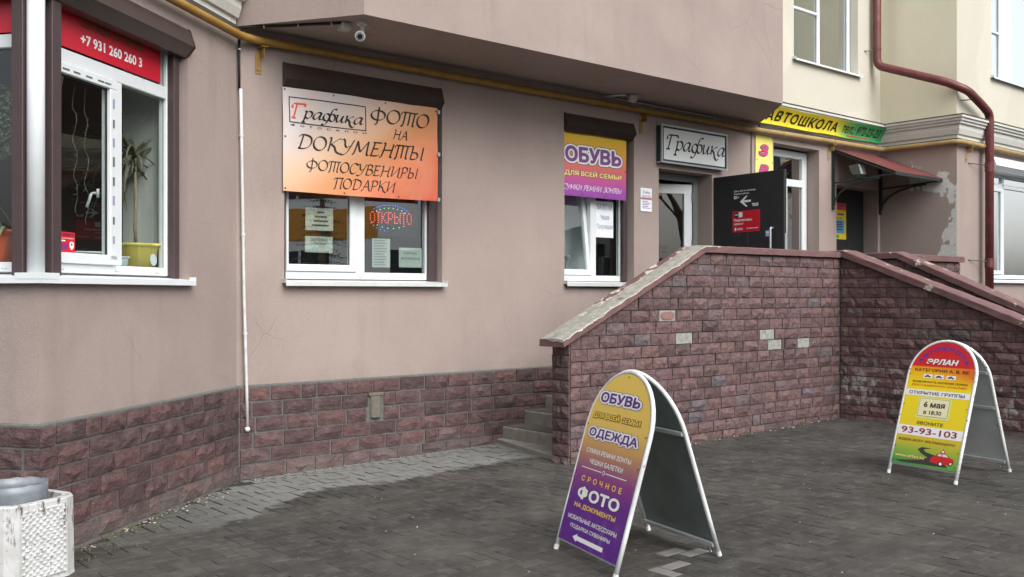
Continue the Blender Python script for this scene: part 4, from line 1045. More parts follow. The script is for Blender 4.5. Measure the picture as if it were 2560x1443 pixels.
for p in ((.012, .032, 3.70), (.16, .20, 3.886), (.36, .43, 3.886), (.55, .66, 3.885)):
    bm = B(); d = Vector((0, 0, 1)) if p[2] < 3.8 else (FM.e1 * .65 + FM.e2 * .76); disc(bm, uvw(*p) - d * .004, d, .0145, .009, 8); obj('clip', bm, MT['white'], cab)
cm = thing('security_camera', 'white bullet security camera with junction box under the oriel soffit', 'camera', uvw(.72, .80, 3.9))
bm = B(); box(bm, FM, .60, .69, .66, .75, 3.83, 3.899); bevel(bm, .01, 2); obj('junction_box', bm, simple('grey_junction_box', '#a9a7a0', .5), cm)
bm = B(); disc(bm, uvw(.76, .80, 3.899), (0, 0, -1), .048, .018, 16, .043); obj('mount_base', bm, MT['white'], cm)
bm = B(); tube(bm, fillet([uvw(.76, .80, 3.89), uvw(.765, .80, 3.84), uvw(.75, .80, 3.80)], .02), .017, 10); obj('arm', bm, MT['white'], cm, smooth=True)
ax = (Vector((0, 0, EYE + .3)) - uvw(.72, .80, 3.8)); ax.z -= .6; ax.normalize()
c0 = uvw(.74, .80, 3.785) - ax * .02
bm = B(); disc(bm, c0, ax, .044, .13, 18); bevel(bm, .004); bd = obj('camera_body', bm, MT['white'], cm)
bm = B(); disc(bm, c0 + ax * .1305, ax, .036, .004, 18); obj('lens_ring', bm, simple('grey_lens_ring', '#77797a', .3), cm)
bm = B(); disc(bm, c0 + ax * .1345, ax, .021, .004, 14); obj('lens', bm, simple('camera_lens', '#15171a', .08, 0, 0, 8, 0, 80, .8), cm)
lamp = thing('soffit_lamp', 'small caged bulkhead lamp on an arm under the soffit', 'lamp', uvw(4.70, .25, 3.88))
bm = B(); tube(bm, [uvw(4.48, -.0 + .02, 3.885), uvw(4.62, .24, 3.885)], .012, 8); obj('arm', bm, MT['white'], lamp, smooth=True)
bm = B(); disc(bm, uvw(4.70, .28, 3.905), (0, 0, -1), .066, .03, 14); obj('base', bm, simple('grey_lamp_base', '#8b8983', .5), lamp)
bm = B(); bmesh.ops.create_uvsphere(bm, u_segments=14, v_segments=8, radius=.05, matrix=Matrix.Translation(uvw(4.70, .28, 3.86)) @ Matrix.Diagonal((1, 1, 1.25, 1))); obj('globe', bm, simple('frosted_lamp_glass', '#b9b8b0', .25), lamp, smooth=True)
for a in range(4):
    bm = B(); dr2 = FM.e1 * math.cos(R(45 * a)) + FM.e2 * math.sin(R(45 * a)); tube(bm, [uvw(4.70, .28, 3.875) + dr2 * .062 * math.cos(R(t)) - Vector((0, 0, .078 * math.sin(R(t)))) for t in range(0, 181, 20)], .0035, 5); obj('cage_wire', bm, MT['alu'], lamp)
lc = thing('lamp_conduit', 'grey conduit running along the top of the wall above the shop sign', 'conduit', uvw(5, .03, 3.85))
bm = B(); tube(bm, [uvw(4.52, .02, 3.884), uvw(5.4, .03, 3.876), uvw(6.52, .05, 3.868)], .011, 8); obj('tube', bm, MT['alu'], lc, smooth=True)
dc = thing('door_cable', 'thin dark cable hanging down the wall beside the yellow strip banner', 'cable', uvw(7.33, .01, 2.6))
bm = B(); tube(bm, [uvw(7.335, .008, 3.77), uvw(7.33, .008, 3.4), uvw(7.33, .008, 2.6)], .007, 6); obj('cable_sheath', bm, MT['ledge'], dc)
dp = thing('downpipe', 'maroon metal rain downpipe bending round the corner of the bay', 'pipe', FM.p(11.45, 1.34, 1.3))
pth = [uvw(10.42, .10, 8.5), uvw(10.42, .10, 5.12), uvw(10.53, 1.14, 4.71), uvw(10.72, 1.36, 4.58), uvw(11.26, 1.355, 4.40), uvw(11.46, 1.35, 4.32), uvw(11.46, 1.345, 1.3)]
bm = B(); tube(bm, fillet(pth, .11, 5), .062, 14); obj('pipe_run', bm, MT['drain'], dp, smooth=True)
for z in (5.35, 7.2): 
    bm = B(); disc(bm, uvw(10.42, .10, z), (0, 0, 1), .067, .03, 14); o = obj('collar', bm, MT['drain'], dp); bm = B(); tube(bm, [uvw(10.38, .1, z), uvw(10.22, .005, z - .02)], .008, 6); obj('holder_rod', bm, MT['ledge'], o)
for z in (3.52, 2.07):
    bm = B(); disc(bm, uvw(11.46, 1.346, z - .07), (0, 0, 1), .067, .14, 14); o = obj('collar', bm, MT['drain'], dp)
    bm = B(); tube(bm, [uvw(11.42, 1.34, z + .02), uvw(11.05, 1.215, z + .04)], .007, 6); obj('holder_rod', bm, MT['ledge'], o)
bm = B(); tube(bm, [uvw(10.95, 1.36, 4.48), uvw(10.78, 1.22, 4.46)], .008, 6); obj('holder_rod', bm, MT['ledge'], dp)

# ================================================================== DOOR CANOPY
aw = thing('door_canopy', 'small red metal door canopy on dark curved brackets', 'canopy', FM.p(10, .02, 2.84))
A0, A1 = 9.32, 10.66
bm = B(); hexa(bm, [uvw(A0 - .02, .01, 3.745), uvw(A1 + .02, .01, 3.745), uvw(A1 + .02, 1.0, 3.315), uvw(A0 - .02, 1.0, 3.315), uvw(A0 - .02, .01, 3.755), uvw(A1 + .02, .01, 3.755), uvw(A1 + .02, 1.0, 3.325), uvw(A0 - .02, 1.0, 3.325)])
obj('roof_sheet', bm, MT['roofred'], aw)
bm = B(); box(bm, FM, A0 - .02, A1 + .02, .975, 1.005, 3.27, 3.312); obj('front_rail', bm, MT['dkgreen'], aw)
for s in (A0, A1):
    F = FM
    bm = B(); box(bm, F, s - .018, s + .018, .004, .04, 2.84, 3.74); br = obj('bracket', bm, MT['dkgreen'], aw)
    bm = B(); hexa(bm, [uvw(s - .015, .04, 3.69), uvw(s + .015, .04, 3.69), uvw(s + .015, .975, 3.28), uvw(s - .015, .975, 3.28), uvw(s - .015, .04, 3.72), uvw(s + .015, .04, 3.72), uvw(s + .015, .975, 3.31), uvw(s - .015, .975, 3.31)]); obj('rafter', bm, MT['dkgreen'], br)
    bm = B(); tube(bm, [uvw(s, .04, 3.235), uvw(s, .975, 3.285)], .012, 6); obj('tie_rod', bm, MT['dkgreen'], br)
    bm = B(); tube(bm, [uvw(s, .04 + .72 * (1 - math.cos(R(t))), 2.92 + .33 * math.sin(R(t))) for t in range(0, 91, 9)], .014, 6); obj('curved_brace', bm, MT['dkgreen'], br)
    bm = B(); disc(bm, uvw(s, .04, 2.88), FM.e2, .012, .01, 8); obj('bolt', bm, MT['steel'], br)
fl = thing('floodlight', 'small square floodlight perched on the canopy bracket', 'floodlight', uvw(9.36, .42, 3.26))
bm = B(); box(bm, FM, 9.30, 9.46, .40, .50, 3.27, 3.32); obj('mount', bm, MT['dkgreen'], fl)
bm = B(); hexa(bm, [uvw(9.30, .34, 3.33), uvw(9.46, .34, 3.33), uvw(9.46, .47, 3.32), uvw(9.30, .47, 3.32), uvw(9.30, .28, 3.46), uvw(9.46, .28, 3.46), uvw(9.46, .43, 3.48), uvw(9.30, .43, 3.48)]); obj('housing', bm, simple('grey_floodlight_housing', '#5d625f', .4, .3), fl)
bm = B(); hexa(bm, [uvw(9.31, .472, 3.33), uvw(9.45, .472, 3.33), uvw(9.45, .478, 3.33), uvw(9.31, .478, 3.33), uvw(9.31, .432, 3.47), uvw(9.45, .432, 3.47), uvw(9.45, .438, 3.47), uvw(9.31, .438, 3.47)]); obj('front_glass', bm, MT['signwhite'], fl)

# ================================================================== SIGNS ON THE WALL
def hem(parent, P, pts, r=.009):
    for x, y in pts:
        bm = B(); c = P(x, y, .001); n = (P(x, y, .01) - P(x, y, 0)).normalized(); disc(bm, c, n, r, .002, 10); obj('eyelet', bm, MT['ledge'], parent)
# orange banner over the photo shop window
X0, X1, Y0, Y1 = .425, 2.115, 2.515, 3.44; nx, ny = 30, 18
def wav(x, y):
    a = (x - X0) / (X1 - X0); b = (y - Y0) / (Y1 - Y0)
    d = .009 * math.sin(7 * a + 5 * b) + .008 * math.sin(11 * a - 9 * b + 1) + .005 * math.sin(23 * a + 11 * b) * b
    return d * (1 - .6 * abs(2 * a - 1) ** 4)
def P1(x, y, d=0):
    a = (x - X0) / (X1 - X0); b = (y - Y0) / (Y1 - Y0)
    gx = min(max(a, 0), 1) * nx; gy = min(max(b, 0), 1) * ny; i = min(int(gx), nx - 1); j = min(int(gy), ny - 1); fx, fy = gx - i, gy - j
    q = lambda ii, jj: wav(X0 + (X1 - X0) * ii / nx, Y0 + (Y1 - Y0) * jj / ny)
    w = (q(i, j) * (1 - fx) + q(i + 1, j) * fx) * (1 - fy) + (q(i, j + 1) * (1 - fx) + q(i + 1, j + 1) * fx) * fy
    return FM.p(x, .026 + w + d, y + .012 * (x - X0) / (X1 - X0) - .006 * math.sin(math.pi * a) * (1 - b))
b1 = thing('photo_banner', 'orange and white vinyl banner advertising document photos over the wide window', 'banner', FM.p(1.27, .03, 2.5))
obj('vinyl_sheet', sheet(P1, X0, X1, Y0, Y1, nx, ny), MT['banner1'], b1, recalc=False)
cuts = ([X0 + (X1 - X0) * i / nx for i in range(nx + 1)], [Y0 + (Y1 - Y0) * j / ny for j in range(ny + 1)])
def T1(s, a, b, c, e, m='ink', **k): return text(b1, P1, s, a, b, c, e, MT[m], .0022, cuts=cuts, **k)
T1('Г', .505, .655, 3.165, 3.315, 'inklogo', pen=True, w=.2)
T1('рафика', .605, 1.25, 3.135, 3.305, pen=True, w=.2)
for a, b, c, e in ((.483, 1.275, 3.352, 3.362), (.483, 1.28, 3.128, 3.138), (.483, .493, 3.138, 3.352), (1.268, 1.278, 3.138, 3.352)):
    bm = B(); n = max(1, int((b - a) / .056)); vs = []
    xs = sorted({a, b, *[x for x in cuts[0] if a < x < b]}); ys = sorted({c, e, *[y for y in cuts[1] if c < y < e]})
    g = [[bm.verts.new(P1(x, y, .0022)) for x in xs] for y in ys]
    for j in range(len(ys) - 1):
        for i in range(len(xs) - 1): bm.faces.new((g[j][i], g[j][i + 1], g[j + 1][i + 1], g[j + 1][i]))
    obj('logo_frame', bm, MT['navy'], b1)
T1('ФОТОСАЛОН', .495, 1.28, 3.098, 3.118, space=2.4, off=.02)
T1('ФОТО', 1.325, 2.02, 3.195, 3.375, pen=True, w=.165); T1('НА', 1.575, 1.75, 3.08, 3.18, pen=True, w=.165); T1('ДОКУМЕНТЫ', .57, 1.95, 2.88, 3.045, pen=True, w=.165)
T1('ФОТОСУВЕНИРЫ', .65, 1.87, 2.70, 2.83, pen=True, w=.165); T1('ПОДАРКИ', .93, 1.615, 2.56, 2.68, pen=True, w=.165)
hem(b1, P1, [(X0 + .02, 3.42), (X0 + .02, 3.0), (X0 + .02, 2.54), (.93, 3.42), (1.5, 3.42), (X1 - .02, 3.41), (1.05, 2.535), (1.65, 2.535)])
for y in (3.40, 2.98, 2.53):
    bm = B(); box(bm, FM, X1 - .012, X1 + .012, .012, .052, y - .018 + .01, y + .018 + .01); obj('clip', bm, MT['alu'], b1)
# shoe banner
X0b, X1b, Y0b, Y1b = 3.86, 4.935, 2.71, 3.452
def P2(x, y, d=0):
    a = (x - X0b) / (X1b - X0b); b = (y - Y0b) / (Y1b - Y0b)
    i, j = a * 20, b * 14
    def q(ii, jj): A, Bq = ii / 20, jj / 14; return .004 * math.sin(6 * A + 4 * Bq) + .003 * math.sin(13 * A - 5 * Bq)
    i0, j0 = min(max(int(i), 0), 19), min(max(int(j), 0), 13); fx, fy = i - i0, j - j0
    w = (q(i0, j0) * (1 - fx) + q(i0 + 1, j0) * fx) * (1 - fy) + (q(i0, j0 + 1) * (1 - fx) + q(i0 + 1, j0 + 1) * fx) * fy
    return FM.p(x, -.045 + w + d, y)
b2 = thing('shoe_banner', 'yellow to purple vinyl banner for family shoes in the narrow window', 'banner', FM.p(4.4, -.045, 2.7))
obj('vinyl_sheet', sheet(P2, X0b, X1b, Y0b, Y1b, 20, 14), MT['banner2'], b2, recalc=False)
cuts2 = ([X0b + (X1b - X0b) * i / 20 for i in range(21)], [Y0b + (Y1b - Y0b) * j / 14 for j in range(15)])
def T2(s, a, b, c, e, m, d=.002, **k): return text(b2, P2, s, a, b, c, e, MT[m], d, cuts=cuts2, **k)
T2('ОБУВЬ', 3.93, 4.84, 3.098, 3.28, 'navy', .002, off=.045, halo=.125); T2('ОБУВЬ', 3.93, 4.84, 3.098, 3.28, 'inkw', .0035, off=.045, halo=.095); T2('ОБУВЬ', 3.93, 4.84, 3.098, 3.28, 'purple_b', .005, off=.045)
T2('ДЛЯ ВСЕЙ СЕМЬИ', 3.92, 4.85, 2.935, 3.015, 'navy', .002, off=.035, halo=.06); T2('ДЛЯ ВСЕЙ СЕМЬИ', 3.92, 4.85, 2.935, 3.015, 'cream_ink', .0035, off=.035)
T2('СУМКИ РЕМНИ ЗОНТЫ', 3.90, 4.86, 2.775, 2.845, 'inkw', .002, pen=True, w=.14)
hem(b2, P2, [(4.2, 3.43), (4.57, 3.43), (X1b - .02, 3.42), (X1b - .02, 3.05), (4.2, 2.735), (4.57, 2.735), (X1b - .02, 2.735)])
# light box
lb = thing('shop_light_box', 'white rectangular shop sign box with dark green border above the open door', 'sign', FM.p(6.05, .05, 3.19))
S0, S1, Z0, Z1 = 5.41, 6.70, 3.195, 3.665
bm = B(); box(bm, FM, S0 + .01, S1 - .01, .002, .085, Z0 + .01, Z1 - .01); obj('case', bm, MT['signgreen'], lb)
for a, b, c, e in ((S0, S1, Z0, Z0 + .022), (S0, S1, Z1 - .022, Z1), (S0, S0 + .022, Z0 + .022, Z1 - .022), (S1 - .022, S1, Z0 + .022, Z1 - .022)):
    bm = B(); box(bm, FM, a, b, .078, .098, c, e); obj('trim', bm, MT['alu'], lb)
for z in (Z0, Z1 - .016):
    bm = B(); box(bm, FM, S0 + .0005, S0 + .012, .0, .078, z, z + .016); obj('trim', bm, MT['alu'], lb)
bm = B(); box(bm, FM, S0 + .05, S1 - .05, .08, .0885, Z0 + .045, Z1 - .045); obj('face', bm, MT['signwhite'], lb)
PL = lambda x, y, d: FM.p(x, .0885 + d, y)
text(lb, PL, 'Графика', 5.50, 6.655, 3.29, 3.575, MT['ink_soft'], .002, pen=True, w=.17)
text(lb, PL, 'Графика', 5.50, 6.655, 3.29, 3.575, MT['ink'], .003, pen=True, w=.135)
# opening hours plate
hp = thing('hours_plate', 'small white opening hours plate on the wall beside the shop door', 'plate', FM.p(5.23, .01, 2.59))
bm = B(); box(bm, FM, 5.13, 5.33, .002, .010, 2.594, 2.875); obj('plate', bm, MT['paperw'], hp)
PH = lambda x, y, d: FM.p(x, .010 + d, y)
rect(hp, PH, 5.131, 5.329, 2.735, 2.762, simple('dusty_rose_print', '#a8707c', .5)); text(hp, PH, 'Графика', 5.16, 5.30, 2.80, 2.85, MT['ink_soft'], pen=True, w=.16); text(hp, PH, 'ОБУВЬ', 5.15, 5.31, 2.768, 2.79, simple('rose_letters', '#8e4a5c', .5))
for y in (2.715, 2.695, 2.675, 2.655, 2.635): rect(hp, PH, 5.16, 5.30 - .02 * (hash(y) % 3), y - .004, y + .004, MT['purple_b'], .0012, 'text_line')
# strip banner with stacked letters
zv = thing('strip_banner', 'narrow pale yellow banner with large pink letters hanging beside the glazed door', 'banner', FM.p(7.6, .01, 2.5))
PZ = lambda x, y, d: FM.p(x, .012 + .004 * math.sin(9 * y + 6 * x) + d, y)
obj('vinyl_sheet', sheet(PZ, 7.42, 7.815, 2.45, 3.755, 3, 16), MT['zv'], zv, recalc=False)
pink = simple('pink_print', '#b8447c', .5)
for ch, c, e in (('З', 3.475, 3.635), ('В', 3.205, 3.36)):
    for m, d, h in (('navy', .004, .03), (None, .0055, 0)): text(zv, PZ, ch, 7.49, 7.71, c, e, MT[m] if m else pink, d, off=.06, halo=h, shear=.25)
hem(zv, PZ, [(7.44, 3.735), (7.795, 3.735), (7.44, 3.42), (7.795, 3.40)], .008)
# driving-school banner bent over the cornice
ab = thing('driving_school_banner', 'long yellow to green driving school banner bent over the cornice', 'banner', FM.p(9.2, .1, 3.92))
def PA(x, y, d=0):
    b = (y - 3.915) / .225; out = .058 + .118 * b - .028 * math.sin(math.pi * min(max(b, 0), 1)) + .05 * max(0, .2 - b)
    z = 3.912 + (y - 3.915) + .02 * (x - 7.4) / 3.3 + .004 * math.sin(5 * x)
    return FM.p(x, out + .004 * math.sin(7 * x + 3 * b) + d, z)
obj('vinyl_sheet', sheet(PA, 7.40, 10.60, 3.915, 4.14, 40, 10), MT['auto_banner'], ab, recalc=False)
cutsA = ([7.4 + 3.2 * i / 40 for i in range(41)], [3.915 + .0225 * j for j in range(11)])
text(ab, PA, 'АВТОШКОЛА', 7.56, 9.31, 3.968, 4.10, MT['ink'], .004, off=.03, shear=.12, cuts=cutsA, space=1.15)
text(ab, PA, 'тел.: 972-23-23', 9.45, 10.50, 3.985, 4.105, MT['ink'], .004, off=.015, shear=.2, cuts=cutsA)
for a, b in ((9.61, 9.78), (9.80, 9.90), (9.92, 10.08), (10.10, 10.2)): rect(ab, PA, a, b, 3.948, 3.962, MT['inkred'], .006, 'text_line')
hem(ab, PA, [(x, 3.93) for x in (7.7, 8.05, 8.3, 8.6, 8.9, 9.3)], .007)

# ================================================================== NOTICES ON DOORS AND WINDOWS
def notice(name, label, cat, F, x0, x1, y0, y1, d, m, group=None, flip=1, t=.002):
    o = thing(name, label, cat, F.p((x0 + x1) / 2, d, y0), group)
    P = lambda x, y, h: F.p(x, d + t + h, y)
    bm = B(); box(bm, F, x0, x1, d, d + t, y0, y1); obj('sheet', bm, m, o); return o, P
# stickers on the black door
PO = lambda x, y, d: FO.p(x, .001 + d, y)
st = thing('arrow_sticker', 'white arrow and lettering stuck on the black door above the red poster', 'sticker', FO.p(.54, .0, 2.69))
text(st, PO, 'Здесь все по-честному', .345, .69, 2.878, 2.905, MT['inkw'], off=.02); text(st, PO, 'Подключайтесь', .345, .59, 2.845, 2.868, MT['inkw'], off=.02)
poly(st, PO, [(.44, 2.757), (.535, 2.825), (.565, 2.825), (.505, 2.772), (.615, 2.772), (.615, 2.745), (.505, 2.745), (.565, 2.69), (.535, 2.69)], MT['inkw'], .001, 'arrow')
for a, b, t, m1, m2 in ((.345, .388, '3G', 'inkw', 'ink'), (.390, .433, '4G', 'ink_soft', 'inkw')):
    rect(st, PO, a, b, 2.797, 2.832, MT[m1], .001, 'badge'); rect(st, PO, a + .01, b - .01, 2.81, 2.819, MT[m2], .0018, 'badge_mark')
text(st, PO, 'TELE2', .632, .735, 2.69, 2.726, MT['inkw'], off=.05)
rp, P = notice('red_poster', 'red poster with white lettering on the black door', 'poster', FO, .32, .755, 2.375, 2.642, .0, MT['redpanel'])
rect(rp, P, .352, .42, 2.562, 2.625, MT['ink'], .0008); rect(rp, P, .42, .482, 2.562, 2.625, MT['inkw'], .0008); text(rp, P, 'ON', .362, .41, 2.583, 2.605, MT['inkw'], .0016, off=.03)
text(rp, P, 'Подключись', .345, .64, 2.505, 2.545, MT['inkw'], off=.03); text(rp, P, 'здесь!', .345, .495, 2.462, 2.495, MT['inkw'], off=.03)
bm = B(); bm.faces.new([bm.verts.new(P(.37 + .017 * math.cos(R(a)), 2.413 + .021 * math.sin(R(a)) + (.006 if a == 90 else 0), .001)) for a in range(0, 360, 30)]); obj('egg_logo', bm, MT['inkw'], rp, recalc=False)
text(rp, P, 'МТС', .405, .49, 2.40, 2.427, MT['inkw'], off=.05)
for a, b in ((.55, .58), (.59, .65), (.66, .73)): rect(rp, P, a, b, 2.414, 2.422, MT['inkw'], .001, 'text_line')
for x, h in ((.352, .05), (.405, .03), (.43, .045), (.562, .04), (.562, .16)):
    rect(rp, P, x, x + .006, 2.372 - h, 2.37 - h * .2, MT['ink_soft'], -.001, 'drip')
bs, P = notice('blue_sticker', 'small light blue sticker by the handle of the black door', 'sticker', FO, .84, .93, 2.30, 2.378, .0, simple('light_blue_print', '#4f93c4', .5))
rect(bs, P, .85, .92, 2.335, 2.365, MT['inkw'], .0008); rect(bs, P, .85, .92, 2.31, 2.322, MT['inkw'], .0008)
# poster on the driving-school door
dpn, P = notice('yellow_poster', 'yellow poster with red head and blue panel on the dark recessed door', 'poster', FM, 9.70, 10.10, 2.44, 3.0, -.238, MT['poster'])
rect(dpn, P, 9.70, 10.10, 2.44, 3.0, MT['poster'], .001); rect(dpn, P, 9.74, 10.05, 2.53, 2.735, simple('sky_blue_print', '#5a9bc0', .6), .002)
for y in (2.70, 2.665, 2.63, 2.59): rect(dpn, P, 9.79, 9.99, y - .008, y + .008, MT['navy'], .003, 'text_line')
rect(dpn, P, 9.86, 10.04, 2.81, 2.835, MT['blue_ink'], .002); rect(dpn, P, 9.87, 9.96, 2.908, 2.926, MT['darkred_ink'], .002, 'text_line'); rect(dpn, P, 9.88, 10.05, 2.945, 2.965, MT['blue_ink'], .002)
poly(dpn, P, [(9.75, 2.87), (9.84, 2.87), (9.795, 2.955)], MT['inkw'], .002); text(dpn, P, 'У', 9.78, 9.81, 2.88, 2.915, MT['ink'], .003, off=.03)
rect(dpn, P, 9.73, 9.90, 2.46, 2.50, simple('poster_green', '#4d9a52', .6), .002); rect(dpn, P, 9.82, 9.98, 2.757, 2.767, MT['ink'], .002, 'text_line')
# papers taped inside the photo shop window
GD = -.146
def paperset(name, label, x0, x1, y0, y1, lines, m='paper'):
    o, P = notice(name, label, 'paper', FM, x0, x1, y0, y1, GD, MT[m])
    for (s, a, b, c, e) in lines: text(o, P, s, a, b, c, e, MT['ink_soft'], .0015, off=.012)
    return o, P
D_ = -.14
GD = -.158; o, P = paperset('paper_sheet', 'pale sheet with grey lines of print behind the left pane under the orange banner', .745, 1.035, 2.19, 2.40, [])
for a, b, y in ((.87, .94, 2.36), (.84, .97, 2.318), (.83, .98, 2.278), (.81, .99, 2.238)): rect(o, P, a, b, y - .008, y + .008, MT['ink_soft'], .0012, 'text_line')
paperset('paper_sheet', 'pale sheet about SIM card cutting behind the left pane', .74, 1.03, 1.985, 2.135, [('ОБРЕЗКА', .795, .975, 2.09, 2.118), ('СИМ-карт', .79, .98, 2.055, 2.08)])
GD = -.172; o, P = paperset('paper_sheet', 'tall pale price list behind the right pane', 1.475, 1.68, 1.86, 2.14, [])
for i in range(10): rect(o, P, 1.49, 1.49 + random.uniform(.09, .16), 2.118 - i * .0265, 2.126 - i * .0265, MT['ink_soft'], .0012, 'text_line')
paperset('paper_sheet', 'pale sheet advertising copies and photo printing behind the right pane', 1.785, 2.06, 1.865, 2.06, [('КСЕРОКС', 1.845, 2.0, 1.995, 2.018), ('ФОТОПЕЧАТЬ', 1.81, 2.035, 1.94, 1.965)])
o, P = notice('ballet_notice', 'white handwritten notice about ballet shoes behind the narrow window pane', 'paper', FM, 4.575, 4.87, 2.27, 2.70, -.197, MT['paperw'])
hand = simple('grey_blue_handwriting', '#8a93a6', .6)
for s_, a, b, c, e in (('БАЛЕТКИ', 4.60, 4.845, 2.60, 2.665), ('Чешки', 4.65, 4.80, 2.48, 2.545), ('Получешки', 4.59, 4.86, 2.355, 2.43)): text(o, P, s_, a, b, c, e, hand, .0015, off=.012)
# LED open sign
led = thing('led_open_sign', 'lit LED open sign with red letters inside the photo shop window', 'led sign', FM.p(1.68, -.3, 2.24))
bm = B(); box(bm, FM, 1.42, 2.02, -.197, -.192, 2.17, 2.50); obj('back_plate', bm, MT['glass_clear'], led)
DOT = {'О': ['0110', '1001', '1001', '1001', '1001', '0110'], 'Т': ['111', '010', '010', '010', '010', '010'], 'К': ['1001', '1010', '1100', '1100', '1010', '1001'], 'Р': ['1110', '1001', '1001', '1110', '1000', '1000'], 'Ы': ['10001', '10001', '11101', '10011', '10011', '11101']}
def dots(m, pts, name):
    bm = B()
    for x, z in pts: disc(bm, FM.p(x, -.192, z), FM.e2, .0052, .005, 6)
    obj(name, bm, m, led, kind='stuff')
pts = []; x = 1.465
for ch in 'ОТКРЫТО':
    g = DOT[ch]; wd = len(g[0])
    for j, r in enumerate(g):
        for i, q in enumerate(r):
            if q == '1': pts.append((x + i * .0165, 2.40 - j * .020))
    x += wd * .0165 + .0085
dots(MT['led_red'], pts, 'red_leds')
dots(MT['led_blue'], [(1.70 + .25 * math.cos(R(a)), 2.345 + .13 * math.sin(R(a))) for a in range(35, 146, 7)] + [(1.70 + .25 * math.cos(R(a)), 2.345 + .13 * math.sin(R(a))) for a in range(205, 260, 12)], 'blue_leds')
dots(MT['led_green'], [(1.70 + .22 * math.cos(R(a)), 2.345 + .10 * math.sin(R(a))) for a in list(range(40, 141, 14)) + list(range(225, 320, 18))], 'green_leds')
# red strip sign in the bay transom
rs = thing('red_phone_sign', 'red sign with white phone number in the transom of the bay window', 'sign', FA.p(1.6, -.14, 3.2))
PR = lambda x, y, d: FA.p(2.235 - x, -.135 + d, y)
bm = B(); box(bm, FA, .965, 2.235, -.139, -.135, 3.215, 3.58); obj('panel', bm, MT['redpanel'], rs)
text(rs, PR, '+7 931 260 260 3', .30, 1.02, 3.275, 3.345, MT['inkw'], off=.03); text(rs, PR, 'свежая выпечка', .30, 1.03, 3.39, 3.455, MT['goldtxt'], off=.015)
rs2 = thing('red_strip_sign', 'plain red strip sign in the transom of the bay front window', 'sign', FB.p(.7, -.14, 3.2))
bm = B(); box(bm, FB, .255, 1.5, -.139, -.135, 3.24, 3.58); obj('panel', bm, MT['redpanel'], rs2)
gs = thing('guard_sticker', 'red security sticker with white shield inside the bay window', 'sticker', FA.p(2.1, -.13, 1.87))
PG = lambda x, y, d: FA.p(2.20 - x, -.130 + d, y)
bm = B(); box(bm, FA, 2.0, 2.20, -.1325, -.130, 1.872, 2.005); obj('sheet', bm, MT['redpanel'], gs)
text(gs, PG, 'ОБЪЕКТ ОХРАНЯЕТСЯ', .005, .19, 1.978, 1.996, MT['navy'], .001, off=.02); text(gs, PG, 'общественная безопасность', .005, .19, 1.958, 1.970, MT['inkw'], .001); rect(gs, PG, .005, .10, 1.943, 1.951, MT['inkw'], .001, 'text_line')
poly(gs, PG, [(.165, 1.888), (.185, 1.905), (.187, 1.937), (.165, 1.945), (.143, 1.937), (.145, 1.905)], MT['inkw'], .001, 'shield'); poly(gs, PG, [(.158, 1.918), (.172, 1.918), (.172, 1.932), (.158, 1.932)], MT['navy'], .0015, 'shield_mark')
for y in (1.925, 1.910, 1.895): rect(gs, PG, .005, .12, y - .003, y + .003, MT['blue_ink'], .001, 'text_line')
# notice inside the half open shop door
dn = thing('door_notice', 'white notice with script lettering behind the shop door glass', 'paper', FD.p(.6, -.04, 2.6))
PD = lambda x, y, d: FD.p(.745 - x, -.022 + d, y)
bm = B(); box(bm, FD, .50, .74, -.0235, -.022, 2.60, 2.86); obj('sheet', bm, MT['paperw'], dn); text(dn, PD, 'Графика', .01, .20, 2.64, 2.71, MT['ink'], .0015, pen=True, w=.14)
os_ = thing('orange_strip', 'orange paper strip across the top of the shop door glass', 'sticker', FD.p(.6, -.04, 2.87))
bm = B(); box(bm, FD, .43, .74, -.0235, -.022, 2.868, 2.90); obj('sheet', bm, simple('orange_print', '#b98238', .6), os_)

